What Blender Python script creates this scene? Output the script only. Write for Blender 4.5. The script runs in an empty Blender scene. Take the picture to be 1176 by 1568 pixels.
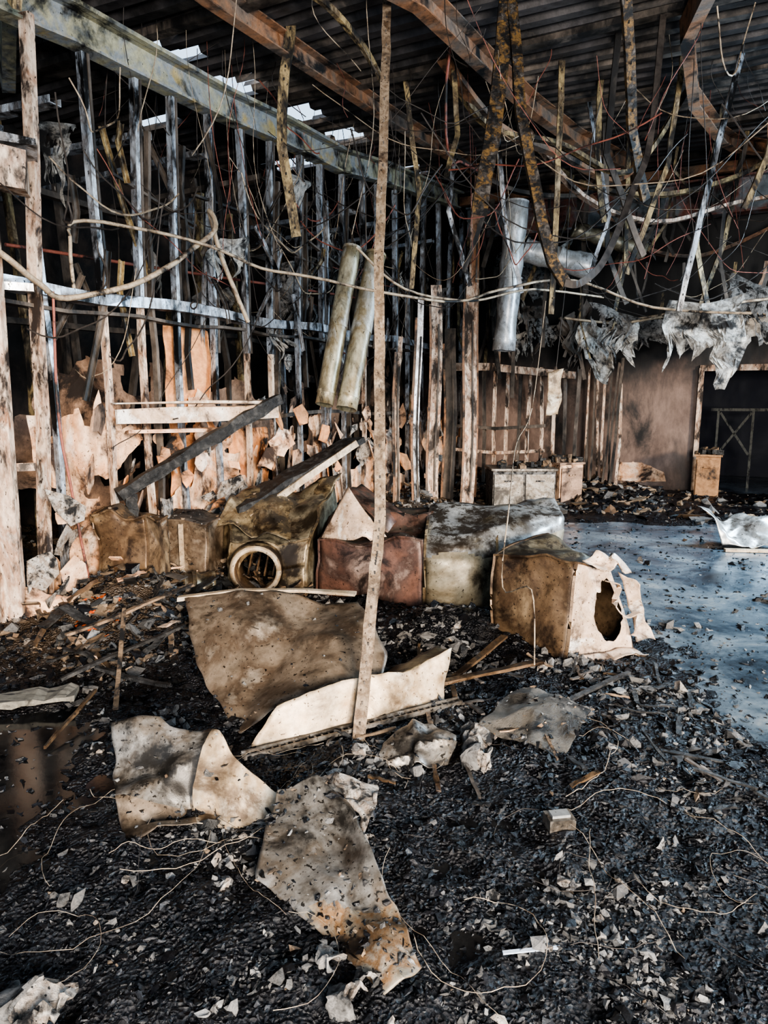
import bpy, math, random
import numpy as np
from mathutils import Vector, noise
random.seed(7)
rng = np.random.default_rng(7)
R = random.uniform
CA, SA = math.cos(math.radians(26)), math.sin(math.radians(26))

def W(u, v, z=0.0):
    """building grid: u = metres across (left partition at -4.2), v = metres deep"""
    return Vector((u * CA + v * SA, -u * SA + v * CA, z))
def uv_of(x, y):
    return x * CA - y * SA, x * SA + y * CA
def roofz(v):
    return 4.07 + 0.09 * v
def roof_at(x, y):
    return roofz(uv_of(x, y)[1])
UD = W(0, 1); ND = W(1, 0)

# ------------------------------------------------------------------ materials
def mat(name, cols, scale=3.0, rough=(0.45, 0.8), metal=0.0, bump=0.3, bscale=40.0, detail=8.0,
        soot=0.0, sscale=2.0, scol=(0.012, 0.011, 0.011), zsoot=None, stretch=(1, 1, 1), spec=0.5,
        grain=0.35, speck=0.0, island=False, dist=0.4, dust=0.0, soft=0.06):
    m = bpy.data.materials.new(name); m.use_nodes = True
    nt = m.node_tree; N = nt.nodes; Lk = nt.links
    b = N['Principled BSDF']
    tc = N.new('ShaderNodeTexCoord'); mp = N.new('ShaderNodeMapping'); mp.inputs['Scale'].default_value = stretch
    Lk.new(tc.outputs['Object'], mp.inputs[0])
    def noi(sc, det=6, ro=.65, di=0, loc=None):
        n = N.new('ShaderNodeTexNoise'); n.inputs['Scale'].default_value = sc; n.inputs['Detail'].default_value = det
        n.inputs['Roughness'].default_value = ro; n.inputs['Distortion'].default_value = di
        if loc:
            q = N.new('ShaderNodeMapping'); q.inputs['Location'].default_value = loc; q.inputs['Scale'].default_value = stretch
            Lk.new(tc.outputs['Object'], q.inputs[0]); Lk.new(q.outputs[0], n.inputs['Vector'])
        else: Lk.new(mp.outputs[0], n.inputs['Vector'])
        return n.outputs['Fac']
    def ramp(src, a, b_):
        r = N.new('ShaderNodeMapRange'); r.interpolation_type = 'SMOOTHSTEP'; r.inputs['From Min'].default_value = a; r.inputs['From Max'].default_value = b_
        Lk.new(src, r.inputs[0]); return r.outputs[0]
    def mix(fac, A, B, kind='MIX'):
        mx = N.new('ShaderNodeMix'); mx.data_type = 'RGBA'; mx.blend_type = kind
        if isinstance(fac, (int, float)): mx.inputs['Factor'].default_value = fac
        else: Lk.new(fac, mx.inputs['Factor'])
        Lk.new(A, mx.inputs['A'])
        if isinstance(B, tuple): mx.inputs['B'].default_value = (*B, 1)
        else: Lk.new(B, mx.inputs['B'])
        return mx.outputs['Result']
    f1 = noi(scale, detail, .62, dist)
    cr = N.new('ShaderNodeValToRGB'); e = cr.color_ramp.elements
    n = len(cols); lo, hi = 0.34, 0.66
    for i, c in enumerate(cols):
        p = lo + (hi - lo) * i / max(1, n - 1)
        if i < 2: el = e[i]; el.position = p
        else: el = e.new(p)
        el.color = (*c, 1)
    src = f1
    if island:
        g0 = N.new('ShaderNodeNewGeometry'); src = g0.outputs['Random Per Island']
        for i in range(n): cr.color_ramp.elements[i].position = i/max(1, n-1)
    Lk.new(src, cr.inputs[0])
    col = cr.outputs[0]
    if grain > 0:
        gr = N.new('ShaderNodeMapRange'); gr.inputs['From Min'].default_value = .3; gr.inputs['From Max'].default_value = .7
        gr.inputs['To Min'].default_value = 1-grain; gr.inputs['To Max'].default_value = 1+grain*.35; gr.clamp = True
        Lk.new(noi(scale*7, 6, .75), gr.inputs[0])
        cc = N.new('ShaderNodeCombineColor')
        for k in range(3): Lk.new(gr.outputs[0], cc.inputs[k])
        col = mix(1.0, col, cc.outputs[0], 'MULTIPLY')
    if dust > 0:
        g1 = N.new('ShaderNodeNewGeometry'); sx = N.new('ShaderNodeSeparateXYZ'); Lk.new(g1.outputs['Normal'], sx.inputs[0])
        ml = N.new('ShaderNodeMath'); ml.operation = 'MULTIPLY'; Lk.new(ramp(sx.outputs['Z'], .5, .95), ml.inputs[0]); Lk.new(ramp(noi(scale*2.2, 8, .8, 0, (3, 9, 4)), .62-dust*.25, .70-dust*.25), ml.inputs[1])
        col = mix(ml.outputs[0], col, (.07, .058, .047))
    if soot > 0:
        a = 0.75 - 0.5 * soot
        col = mix(ramp(noi(sscale, 9, .68, .4, (7.3, 2.1, 5.5)), a - soft, a + soft*1.3), col, scol)
    if speck > 0:
        col = mix(ramp(noi(55, 3, .6, 0, (1.3, 4.1, 2.5)), .72-.2*speck, .76-.2*speck), col, scol)
    if zsoot:
        z0, z1 = zsoot
        g = N.new('ShaderNodeNewGeometry'); sp = N.new('ShaderNodeSeparateXYZ'); Lk.new(g.outputs['Position'], sp.inputs[0])
        ad = N.new('ShaderNodeMath'); ad.operation = 'MULTIPLY_ADD'; ad.inputs[1].default_value = 1.6
        Lk.new(noi(1.7), ad.inputs[0]); Lk.new(sp.outputs['Z'], ad.inputs[2])
        col = mix(ramp(ad.outputs[0], z0+.8, z1+.8), col, scol)
    Lk.new(col, b.inputs['Base Color'])
    rr = N.new('ShaderNodeMapRange'); rr.inputs['From Min'].default_value = .3; rr.inputs['From Max'].default_value = .7
    rr.inputs['To Min'].default_value = rough[0]; rr.inputs['To Max'].default_value = rough[1]
    Lk.new(f1, rr.inputs[0]); Lk.new(rr.outputs[0], b.inputs['Roughness'])
    b.inputs['Metallic'].default_value = metal
    b.inputs['Specular IOR Level'].default_value = spec
    if bump > 0:
        bp = N.new('ShaderNodeBump'); bp.inputs['Strength'].default_value = bump; bp.inputs['Distance'].default_value = 0.02
        Lk.new(noi(bscale, 6, .7), bp.inputs['Height']); Lk.new(bp.outputs[0], b.inputs['Normal'])
    return m

M = {}
M['stud'] = mat('galvanised_stud_burnt', [(0.17, 0.15, 0.14), (0.56, 0.61, 0.68), (0.26, 0.24, 0.23), (0.72, 0.76, 0.82)], 6, (0.26, 0.5), 0.5, 0.12, soot=0.46, sscale=5, stretch=(1, 1, .4), soft=.06, speck=.4)
M['studpale'] = mat('stud_pale_ash', [(0.34, 0.18, 0.105), (0.70, 0.56, 0.45), (0.38, 0.24, 0.165), (0.62, 0.56, 0.50)], 6, (0.5, 0.8), 0.1, 0.2, soot=0.46, sscale=6, scol=(.03, .02, .015), speck=.45, stretch=(1, 1, .4), soft=.06)
M['studtan'] = mat('stud_tan_heat', [(0.19, 0.125, 0.06), (0.42, 0.32, 0.17), (0.12, 0.085, 0.052), (0.38, 0.31, 0.21)], 8, (0.45, 0.8), 0.25, 0.2, soot=0.48, sscale=6, speck=.4, stretch=(1, 1, .5), soft=.07)
M['studdark'] = mat('stud_sooted', [(0.025, 0.022, 0.019), (0.10, 0.082, 0.068), (0.19, 0.155, 0.13)], 4, (0.5, 0.9), 0.1, 0.2, soot=0.43, stretch=(1, 1, .5))
M['post'] = mat('post_ashy_steel', [(0.14, 0.09, 0.055), (0.32, 0.245, 0.175), (0.17, 0.118, 0.077), (0.40, 0.32, 0.24)], 9, (0.5, 0.8), 0.2, 0.4, 60, soot=0.37, sscale=7, scol=(.045, .03, .022), speck=.5, stretch=(1, 1, .6), soft=.08)
M['rust'] = mat('rafter_rusted_steel', [(0.07, 0.05, 0.038), (0.34, 0.17, 0.09), (0.23, 0.155, 0.11), (0.13, 0.115, 0.105)], 2.5, (0.5, 0.9), 0.1, 0.3, soot=0.39, sscale=1.8, speck=.3)
M['beam'] = mat('beam_grey_olive', [(0.15, 0.16, 0.165), (0.41, 0.38, 0.26), (0.27, 0.29, 0.31), (0.42, 0.33, 0.16)], 2.5, (0.45, 0.8), 0.2, 0.25, soot=0.40, sscale=1.7, speck=.3)
M['bluebeam'] = mat('beam_blue_red_paint', [(0.14, 0.17, 0.19), (0.24, 0.27, 0.29), (0.26, 0.10, 0.07), (0.13, 0.15, 0.16)], 1.6, (0.5, 0.8), 0.1, 0.3, soot=0.38, sscale=2.0)
M['deck'] = mat('roof_deck_sooted', [(0.022, 0.022, 0.024), (0.11, 0.10, 0.10), (0.04, 0.037, 0.037), (0.26, 0.215, 0.18)], .9, (0.35, 0.75), 0.2, 0.2, soot=0.39, sscale=0.8, soft=.1)
M['tan'] = mat('duct_tan_heat', [(0.08, 0.055, 0.032), (0.33, 0.255, 0.155), (0.14, 0.095, 0.055), (0.48, 0.39, 0.26)], 2.4, (0.26, 0.52), 0.4, 0.06, 30, soot=0.39, sscale=2.6, scol=(.028, .019, .012), speck=.4, dust=.7, soft=.06, grain=.35)
M['brown'] = mat('duct_brown_heat', [(0.07, 0.043, 0.026), (0.23, 0.15, 0.088), (0.12, 0.074, 0.044), (0.36, 0.255, 0.155)], 2.4, (0.28, 0.52), 0.4, 0.06, 30, soot=0.38, sscale=2.9, scol=(.028, .017, .011), speck=.46, dust=.7, soft=.06, grain=.35)
M['red'] = mat('duct_oxide_red', [(0.055, 0.034, 0.026), (0.20, 0.105, 0.076), (0.10, 0.06, 0.048), (0.31, 0.225, 0.185)], 2.4, (0.32, 0.58), 0.3, 0.06, 30, soot=0.38, sscale=2.7, scol=(.024, .015, .012), speck=.4, dust=.7, soft=.06, grain=.35)
M['grey'] = mat('duct_grey_galvanised', [(0.15, 0.125, 0.09), (0.34, 0.345, 0.34), (0.50, 0.50, 0.49), (0.22, 0.18, 0.12)], 2.2, (0.22, 0.45), 0.5, 0.05, 30, soot=0.37, sscale=2.3, scol=(.045, .034, .025), speck=.38, dust=.6, soft=.07, grain=.35)
M['olive'] = mat('duct_olive_heat', [(0.07, 0.058, 0.04), (0.27, 0.235, 0.17), (0.14, 0.11, 0.07), (0.37, 0.34, 0.27)], 2.4, (0.28, 0.52), 0.4, 0.05, 30, soot=0.40, sscale=2.5, scol=(.03, .022, .014), speck=.38, dust=.6, soft=.06, grain=.35)
M['cream'] = mat('duct_cream_ash', [(0.34, 0.23, 0.13), (0.60, 0.48, 0.35), (0.38, 0.27, 0.165), (0.60, 0.53, 0.43)], 2.6, (0.42, 0.7), 0.2, 0.06, 30, soot=0.35, sscale=3.2, scol=(0.10, 0.066, 0.04), speck=.42, soft=.07, grain=.35)
M['white'] = mat('duct_white_ash', [(0.76, 0.70, 0.63), (0.64, 0.48, 0.37), (0.46, 0.33, 0.23), (0.78, 0.74, 0.70)], 3.2, (0.45, 0.7), 0.15, 0.08, 30, soot=0.34, sscale=4.5, scol=(0.09, 0.058, 0.038), speck=.44, soft=.07, grain=.35)
M['sheet'] = mat('sheet_mottled_steel', [(0.075, 0.054, 0.038), (0.27, 0.21, 0.155), (0.12, 0.083, 0.056), (0.43, 0.36, 0.285)], 2.3, (0.28, 0.58), 0.35, 0.1, 35, soot=0.36, sscale=2.6, scol=(.034, .024, .017), speck=.44, soft=.08, grain=.35)
M['sheetgrey'] = mat('sheet_grey_steel', [(0.085, 0.07, 0.056), (0.27, 0.25, 0.225), (0.15, 0.12, 0.092), (0.41, 0.38, 0.35)], 4.0, (0.28, 0.55), 0.4, 0.12, 35, soot=0.40, sscale=4.2, scol=(.03, .026, .022), speck=.56, soft=.07, grain=.4)
M['sheetrust'] = mat('sheet_rust_steel', [(0.09, 0.072, 0.054), (0.29, 0.25, 0.19), (0.22, 0.12, 0.055), (0.41, 0.36, 0.29)], 6.0, (0.35, 0.65), 0.3, 0.2, 50, soot=0.40, sscale=8, scol=(.03, .022, .016), speck=.55, soft=.07)
M['drywall'] = mat('drywall_scorched', [(0.36, 0.17, 0.095), (0.80, 0.55, 0.38), (0.60, 0.32, 0.18), (0.74, 0.61, 0.51)], 2.2, (0.8, 0.95), 0, 0.25, 30, soot=0.41, sscale=2.8, scol=(.045, .026, .018), zsoot=(1.7, 2.5), speck=.38, soft=.06)
M['drywalldark'] = mat('drywall_charred', [(0.12, 0.075, 0.055), (0.40, 0.26, 0.18), (0.20, 0.125, 0.09)], 2.2, (0.8, 0.95), 0, 0.25, 30, soot=0.43, sscale=2.2, scol=(.02, .014, .012), zsoot=(1.6, 2.4), speck=.3)
M['orange'] = mat('plywood_scorched', [(0.48, 0.19, 0.08), (0.74, 0.36, 0.17), (0.38, 0.16, 0.07)], 3, (0.7, 0.9), 0, 0.2, 30, soot=0.33, sscale=2.6)
M['wallback'] = mat('wall_smoked_brown', [(0.08, 0.054, 0.043), (0.23, 0.16, 0.13), (0.14, 0.098, 0.082)], 1.2, (0.35, 0.8), 0, 0.12, 20, soot=0.35, sscale=1.7, zsoot=(1.5, 2.5), soft=.1, stretch=(1, 1, .5))
M['wallouter'] = mat('wall_smoked_dark', [(0.012, 0.011, 0.010), (0.065, 0.046, 0.037), (0.026, 0.024, 0.023)], 1.2, (0.6, 0.9), 0, 0.2, 20, soot=0.46, sscale=1)
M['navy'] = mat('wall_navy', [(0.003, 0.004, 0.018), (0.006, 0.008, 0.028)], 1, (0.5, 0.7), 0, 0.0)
M['char'] = mat('charcoal', [(0.004, 0.004, 0.005), (0.007, 0.007, 0.009), (0.015, 0.015, 0.018), (0.009, 0.009, 0.009), (0.032, 0.033, 0.038)], 12, (0.13, 0.38), 0, 0.4, 90, island=True)
M['charwood'] = mat('charred_wood', [(0.008, 0.008, 0.008), (0.03, 0.028, 0.027), (0.09, 0.085, 0.08)], 14, (0.3, 0.7), 0, 1.0, 34)
M['ash'] = mat('ash_grey', [(0.04, 0.038, 0.036), (0.20, 0.19, 0.18), (0.08, 0.074, 0.07), (0.34, 0.33, 0.32), (0.12, 0.11, 0.10)], 16, (0.6, 0.95), 0, 0.7, 80, soot=0.32, sscale=22, island=True)
M['ashm'] = mat('ash_crust', [(0.035, 0.033, 0.031), (0.20, 0.19, 0.18), (0.085, 0.077, 0.072)], 12, (0.6, 0.95), 0, 0.7, 60, soot=0.42, sscale=14)
M['plaster'] = mat('plaster_pale', [(0.18, 0.155, 0.13), (0.46, 0.42, 0.38), (0.26, 0.20, 0.155), (0.54, 0.51, 0.47)], 10, (0.7, 0.95), 0, 0.7, 60, soot=0.44, sscale=11, speck=.45)
M['tanchunk'] = mat('debris_tan', [(0.16, 0.10, 0.06), (0.36, 0.26, 0.175), (0.10, 0.07, 0.045), (.25, .17, .11)], 8, (0.7, 0.95), 0, 0.6, 60, soot=0.35, sscale=12, island=True)
M['tanwood'] = mat('burnt_lath_wood', [(0.13, 0.085, 0.05), (0.28, 0.19, 0.12), (0.07, 0.048, 0.035)], 6, (0.7, 0.95), 0, 0.5, 40, soot=0.48, sscale=8)
M['insul'] = mat('insulation_sooted', [(0.09, 0.083, 0.078), (0.42, 0.41, 0.385), (0.17, 0.155, 0.14), (0.46, 0.41, 0.345)], 4, (0.7, 0.95), 0, 0.5, 40, soot=0.45, sscale=3.2, speck=.4)
M['wiretan'] = mat('wire_tan', [(0.28, 0.20, 0.13), (0.46, 0.37, 0.27), (0.17, 0.115, 0.08)], 8, (0.5, 0.8), 0.2, 0.0, soot=.38, sscale=5)
M['wiredark'] = mat('wire_dark', [(0.025, 0.02, 0.018), (0.08, 0.065, 0.055)], 8, (0.5, 0.8), 0.2, 0.0)
M['wirered'] = mat('wire_red', [(0.20, 0.06, 0.04), (0.30, 0.11, 0.08)], 8, (0.5, 0.8), 0.0, 0.0, soot=.38, sscale=4)
M['woodcab'] = mat('wood_cabinet', [(0.26, 0.13, 0.06), (0.40, 0.22, 0.11), (0.17, 0.085, 0.04)], 4, (0.6, 0.8), 0, 0.2, soot=0.38)
M['wood'] = mat('weathered_plank', [(0.13, 0.12, 0.10), (0.24, 0.22, 0.18), (0.08, 0.07, 0.065)], 6, (0.7, 0.9), 0, 0.5, 30, stretch=(1, 6, 1), soot=0.33, sscale=5)
M['hole'] = mat('dark_interior', [(0.01, 0.01, 0.01), (0.02, 0.018, 0.016)], 4, (0.7, 0.9), 0, 0.0, grain=0)
M['tubem'] = mat('spiral_duct_olive', [(0.18, 0.16, 0.10), (0.46, 0.43, 0.33), (0.25, 0.20, 0.12), (0.44, 0.44, 0.41)], 4, (.3, .55), .3, .08, soot=.36, sscale=4, scol=(.05, .038, .025), stretch=(1, 1, .4), soft=.07, speck=.34)
M['pipegrey'] = mat('pipe_grey_sooted', [(0.22, 0.21, 0.20), (0.52, 0.53, 0.54), (0.34, 0.33, 0.31), (0.62, 0.63, 0.65)], 4, (.25, .5), .3, .06, soot=.33, sscale=3, scol=(.06, .05, .045), stretch=(1, 1, .5), soft=.08, speck=.3)
M['vburn'] = mat('strut_burnt_orange', [(0.028, 0.024, 0.022), (0.24, 0.14, 0.05), (0.05, 0.042, 0.037), (0.17, 0.148, 0.13)], 14, (.5, .8), .2, .4, 60, soot=.51, sscale=11)
M['meshp'] = mat('expanded_mesh_panel', [(0.05, 0.045, 0.04), (0.18, 0.16, 0.135), (0.30, 0.27, 0.235)], 4, (.4, .7), .3, .9, 160, soot=.36, sscale=4)
M['emb'] = mat('red_plastic_scrap', [(.40, .07, .02), (.55, .14, .04)], 5, (.4, .6), 0, 0)
M['pw'] = mat('white_trim', [(.5, .58, .7), (.6, .65, .75)], 5, (.5, .6), 0, 0)

# ------------------------------------------------------------------ mesh builder
def pC(w, d, t=0.004):
    return [(-w/2, 0), (w/2, 0), (w/2, d), (w/2-t, d), (w/2-t, t), (-w/2+t, t), (-w/2+t, d), (-w/2, d)]
def pR(w, h):
    return [(-w/2, -h/2), (w/2, -h/2), (w/2, h/2), (-w/2, h/2)]
def pI(w, h, t=0.02):
    a = w/2; b = h/2; s = t/2
    return [(-a, -b), (a, -b), (a, -b+t), (s, -b+t), (s, b-t), (a, b-t), (a, b), (-a, b), (-a, b-t), (-s, b-t), (-s, -b+t), (-a, -b+t)]
def pO(r, n=6):
    return [(r*math.cos(2*math.pi*i/n), r*math.sin(2*math.pi*i/n)) for i in range(n)]
def empty(name):
    e = bpy.data.objects.new(name, None); bpy.context.collection.objects.link(e); return e

class MB:
    def __init__(s): s.v = []; s.f = []; s.m = []
    def add(s, vs, fs, m=0):
        o = len(s.v); s.v.extend(tuple(p) for p in vs)
        for f in fs: s.f.append(tuple(i+o for i in f)); s.m.append(m)
    def sweep(s, pts, prof, ref=(0, 0, 1), m=0, caps=True, scales=None, jit=0):
        pts = [Vector(p) for p in pts]; ref = Vector(ref); n = len(pts); k = len(prof); vs = []
        for i, p in enumerate(pts):
            if i == 0: t = pts[1]-p
            elif i == n-1: t = p-pts[i-1]
            else: t = (pts[i+1]-p).normalized()+(p-pts[i-1]).normalized()
            if t.length < 1e-6: t = Vector((0, 0, 1))
            t.normalize(); r = ref
            if abs(t.dot(r.normalized())) > 0.97: r = Vector((0.3, 1, 0.2))
            a = t.cross(r).normalized(); b = a.cross(t).normalized()
            sc = scales[i] if scales else 1
            for q in prof: vs.append(p + a*q[0]*sc + b*q[1]*sc + (Vector((R(-jit, jit), R(-jit, jit), R(-jit, jit))) if jit else Vector()))
        fs = []
        for i in range(n-1):
            for j in range(k):
                j2 = (j+1) % k
                fs.append((i*k+j, i*k+j2, (i+1)*k+j2, (i+1)*k+j))
        if caps:
            fs.append(tuple(range(k-1, -1, -1))); fs.append(tuple((n-1)*k+j for j in range(k)))
        s.add(vs, fs, m)
    def box(s, c, size, rot=0.0, m=0, tilt=0.0):
        c = Vector(c); x, y, z = [a/2 for a in size]; cr, sr = math.cos(rot), math.sin(rot); vs = []
        for dz in (-z, z):
            for dx, dy in ((-x, -y), (x, -y), (x, y), (-x, y)):
                vs.append(c+Vector((dx*cr-dy*sr, dx*sr+dy*cr, dz + dx*tilt)))
        s.add(vs, [(0, 3, 2, 1), (4, 5, 6, 7), (0, 1, 5, 4), (1, 2, 6, 5), (2, 3, 7, 6), (3, 0, 4, 7)], m)
    def grid(s, G, m=0, keep=None):
        nr, nc = len(G), len(G[0]); vs = [p for r in G for p in r]; fs = []; ms = []
        for i in range(nr-1):
            for j in range(nc-1):
                if keep and not keep(i, j, nr, nc): continue
                fs.append((i*nc+j, i*nc+j+1, (i+1)*nc+j+1, (i+1)*nc+j)); ms.append(m(i/(nr-1), j/(nc-1)) if callable(m) else m)
        o = len(s.v); s.v.extend(tuple(p) for p in vs)
        for f in fs: s.f.append(tuple(i+o for i in f))
        s.m.extend(ms)
    def make(s, name, mats, smooth=False, solid=0.0, sharp=35, parent=None):
        me = bpy.data.meshes.new(name); me.from_pydata(s.v, [], s.f); me.update()
        for mm in mats: me.materials.append(M[mm])
        if len(mats) > 1: me.polygons.foreach_set('material_index', s.m)
        ob = bpy.data.objects.new(name, me); bpy.context.collection.objects.link(ob)
        if smooth:
            me.polygons.foreach_set('use_smooth', [True]*len(me.polygons))
            try: me.set_sharp_from_angle(angle=math.radians(sharp))
            except Exception: pass
        if solid:
            md = ob.modifiers.new('thickness', 'SOLIDIFY'); md.thickness = solid; md.offset = 0
        if parent: ob.parent = parent
        return ob

def subgrid(ctrl, sub):
    ctrl = [[Vector(p) for p in r] for r in ctrl]; nr, nc = len(ctrl), len(ctrl[0]); G = []
    for i in range(nr-1):
        for a in range(sub + (1 if i == nr-2 else 0)):
            s_ = a/sub; row = []
            for j in range(nc-1):
                for b in range(sub + (1 if j == nc-2 else 0)):
                    t = b/sub
                    row.append((ctrl[i][j]*(1-t)+ctrl[i][j+1]*t)*(1-s_)+(ctrl[i+1][j]*(1-t)+ctrl[i+1][j+1]*t)*s_)
            G.append(row)
    return G
def crumple(G, amp=0.02, f=4.0, seed=0.0, edge=0.0, minz=0.004, folds=7, cen=None, rad=None):
    """smooth dents plus a few straight creases, like bent sheet metal; coherent in space"""
    nr, nc = len(G), len(G[0]); o = Vector((seed, seed*1.7, seed*.3)); out = []
    gc = sum((p for r in G for p in r), Vector())/(nr*nc)
    c0 = Vector(cen) if cen is not None else gc
    rd = rad or max((p-gc).length for p in (G[0][0], G[-1][-1], G[0][-1]))
    rs = random.Random(int(seed*13)+5); F = []
    for k in range(folds):
        an = rs.uniform(0, 6.28); n = Vector((math.cos(an), math.sin(an), rs.uniform(-.6, .6))).normalized()
        c = c0+Vector((rs.uniform(-.6, .6), rs.uniform(-.6, .6), rs.uniform(-.2, .2)))*rd
        F.append((n, c, rd*rs.uniform(.10, .4), rs.uniform(-1, 1.0), Vector((rs.uniform(-.5, .5), rs.uniform(-.7, .2), 1)).normalized()))
    for i, r in enumerate(G):
        row = []
        for j, p in enumerate(r):
            q = p + noise.noise_vector((p+o)*f)*amp*.8 + noise.noise_vector((p+o)*f*3.1)*amp*.25
            for n, c, w, s_, d in F:
                t = 1-abs((p-c).dot(n))/w
                if t > 0: q = q + d*(t*amp*1.3*s_)
            if edge and (i in (0, nr-1) or j in (0, nc-1)):
                q = q + (gc-q)*(edge*(0.5+0.5*noise.noise((p+o)*14)) + edge*.6*max(0, noise.noise((p+o)*5)))
            if q.z < minz: q.z = minz
            row.append(q)
        out.append(row)
    return out
TOPS = []
def crumpled_sheet(name, ctrl, mats, sub=12, amp=0.02, f=4, seed=0, edge=0.04, m=0, solid=0.003, keep=None, grit=0, folds=7, sharp=35):
    b = MB(); G = crumple(subgrid(ctrl, sub), amp, f, seed, edge, folds=folds); b.grid(G, m, keep)
    for _ in range(grit):
        i = random.randrange(1, len(G)-1); j = random.randrange(1, len(G[0])-1); TOPS.append(G[i][j].lerp(G[i-1][j-1], R(0, 1)))
    return b.make(name, mats, smooth=True, solid=solid, sharp=sharp)

def holed(corners, cu, cv, r, n=48, rings=8, rag=0.0, sq=1.0):
    c = [Vector(p) for p in corners]
    def at(a, b_): return (c[0]*(1-a)+c[1]*a)*(1-b_)+(c[3]*(1-a)+c[2]*a)*b_
    ru = r/((c[1]-c[0]).length); rv = r*sq/((c[3]-c[0]).length); G = []
    for k in range(rings+1):
        row = []; s_ = k/rings
        for i in range(n+1):
            an = 2*math.pi*(i % n)/n; dx, dy = math.cos(an), math.sin(an)
            rr = 1+rag*noise.noise(Vector((dx*1.1, dy*1.1, 3.3)))+rag*.35*noise.noise(Vector((dx*4, dy*4, 1.3)))
            iu, iv = cu+dx*ru*rr, cv+dy*rv*rr
            tx = ((1-cu)/dx if dx > 1e-6 else (-cu/dx if dx < -1e-6 else 1e9)); ty = ((1-cv)/dy if dy > 1e-6 else (-cv/dy if dy < -1e-6 else 1e9))
            t = min(tx, ty); ou, ov = cu+dx*t, cv+dy*t
            row.append(at(iu*(1-s_)+ou*s_, iv*(1-s_)+ov*s_))
        G.append(row)
    return G

def box_duct(bot, top, fm, sub=14, amp=0.015, seed=0, open_faces=(), hole=None, flange=None, rag=0.0, grit=0, sq=1.0):
    b = MB(); B = [Vector(p) for p in bot]; T = [Vector(p) for p in top]
    cen = sum(B+T, Vector())/8; rad = (T[1]-B[3]).length/2
    faces = {'front': (B[0], B[1], T[1], T[0]), 'right': (B[1], B[2], T[2], T[1]), 'back': (B[2], B[3], T[3], T[2]),
             'left': (B[3], B[0], T[0], T[3]), 'top': (T[0], T[1], T[2], T[3])}
    for k, q in faces.items():
        if k in open_faces: continue
        if hole and hole[0] == k: G = holed(q, hole[1], hole[2], hole[3], rag=rag, sq=sq)
        else: G = subgrid([[q[0], q[1]], [q[3], q[2]]], sub)
        G = crumple(G, amp, 2.4, seed, cen=cen, rad=rad); b.grid(G, fm.get(k, 0))
        if k == 'top' and grit:
            for _ in range(grit): TOPS.append(random.choice(random.choice(G)).copy())
    if flange is not None:
        for a, c in ((T[0], T[1]), (T[1], T[2]), (B[1], T[1]), (B[0], T[0]), (T[0], T[3])):
            P_ = crumple([[a.lerp(c, i/14) for i in range(15)]], amp, 2.4, seed, cen=cen, rad=rad)[0]
            b.sweep(P_, pR(0.016, 0.010), m=flange)
    return b

# ------------------------------------------------------------------ numpy noise for ground
_tab = rng.random((256, 256))
def vn(x, y):
    xi = np.floor(x).astype(int); yi = np.floor(y).astype(int); fx = x-xi; fy = y-yi
    fx = fx*fx*(3-2*fx); fy = fy*fy*(3-2*fy)
    g = lambda a, c: _tab[a & 255, c & 255]
    return (g(xi, yi)*(1-fx)+g(xi+1, yi)*fx)*(1-fy)+(g(xi, yi+1)*(1-fx)+g(xi+1, yi+1)*fx)*fy
def fbm(x, y, o=4):
    a = 1; s = 0; t = 0
    for i in range(o):
        s = s + a*vn(x*2**i+13.7*i, y*2**i+5.1*i); t += a; a *= .5
    return s/t
def sstep(a, b, x):
    t = np.clip((x-a)/(b-a), 0, 1); return t*t*(3-2*t)
def cover(x, y):
    n_ = (fbm(x*1.6, y*1.6)-.5)*1.3; n2 = (fbm(x*6, y*6)-.5)*.6
    bare = sstep(1.15, 2.1, x+n_*.8+n2)*sstep(2.3, 3.5, y+n_*.6+n2)*(1-sstep(8.4, 9.4, y+n_*.6+0.2*(x-3)))
    pud = (1-sstep(-1.35, -1.0, x+n_*.5+n2))*sstep(1.5, 2.0, y+n_*.3+n2)*(1-sstep(3.0, 3.6, y+n_*.5))
    pud2 = sstep(1.0, 1.7, x+n_*.7)*(1-sstep(1.9, 2.3, y+n_*.5))
    return np.clip(1-np.maximum(np.maximum(bare, pud*.85), pud2*.5), 0, 1)
def mound(x, y, cx, cy, rx, ry, h):
    return h*np.exp(-(((x-cx)/rx)**2+((y-cy)/ry)**2))
def H(x, y):
    c = cover(x, y); u = x*CA-y*SA; v = x*SA+y*CA
    h = c*(.014+.06*np.maximum(0, fbm(x*3.1, y*3.1)-.35)+.06*(fbm(x*11, y*11, 4)-.5)) - .010*(1-c)
    h = h + sstep(-3.0, -4.1, u)*(.34*fbm(x*2.3, y*2.3)+.03)*sstep(2.2, 3.6, v)
    h = h + mound(x, y, .4, 4.5, .4, .35, .16) + mound(x, y, -1.9, 4.6, .45, .4, .18) + mound(x, y, .62, 2.85, .45, .2, .03)
    h = h + sstep(9.8, 11.0, v)*(.20*fbm(x*2, y*2)+.01)*(1-sstep(-1.6, -.5, u)*.8)
    return h
def h1(x, y): return float(H(np.array([float(x)]), np.array([float(y)]))[0])

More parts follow.
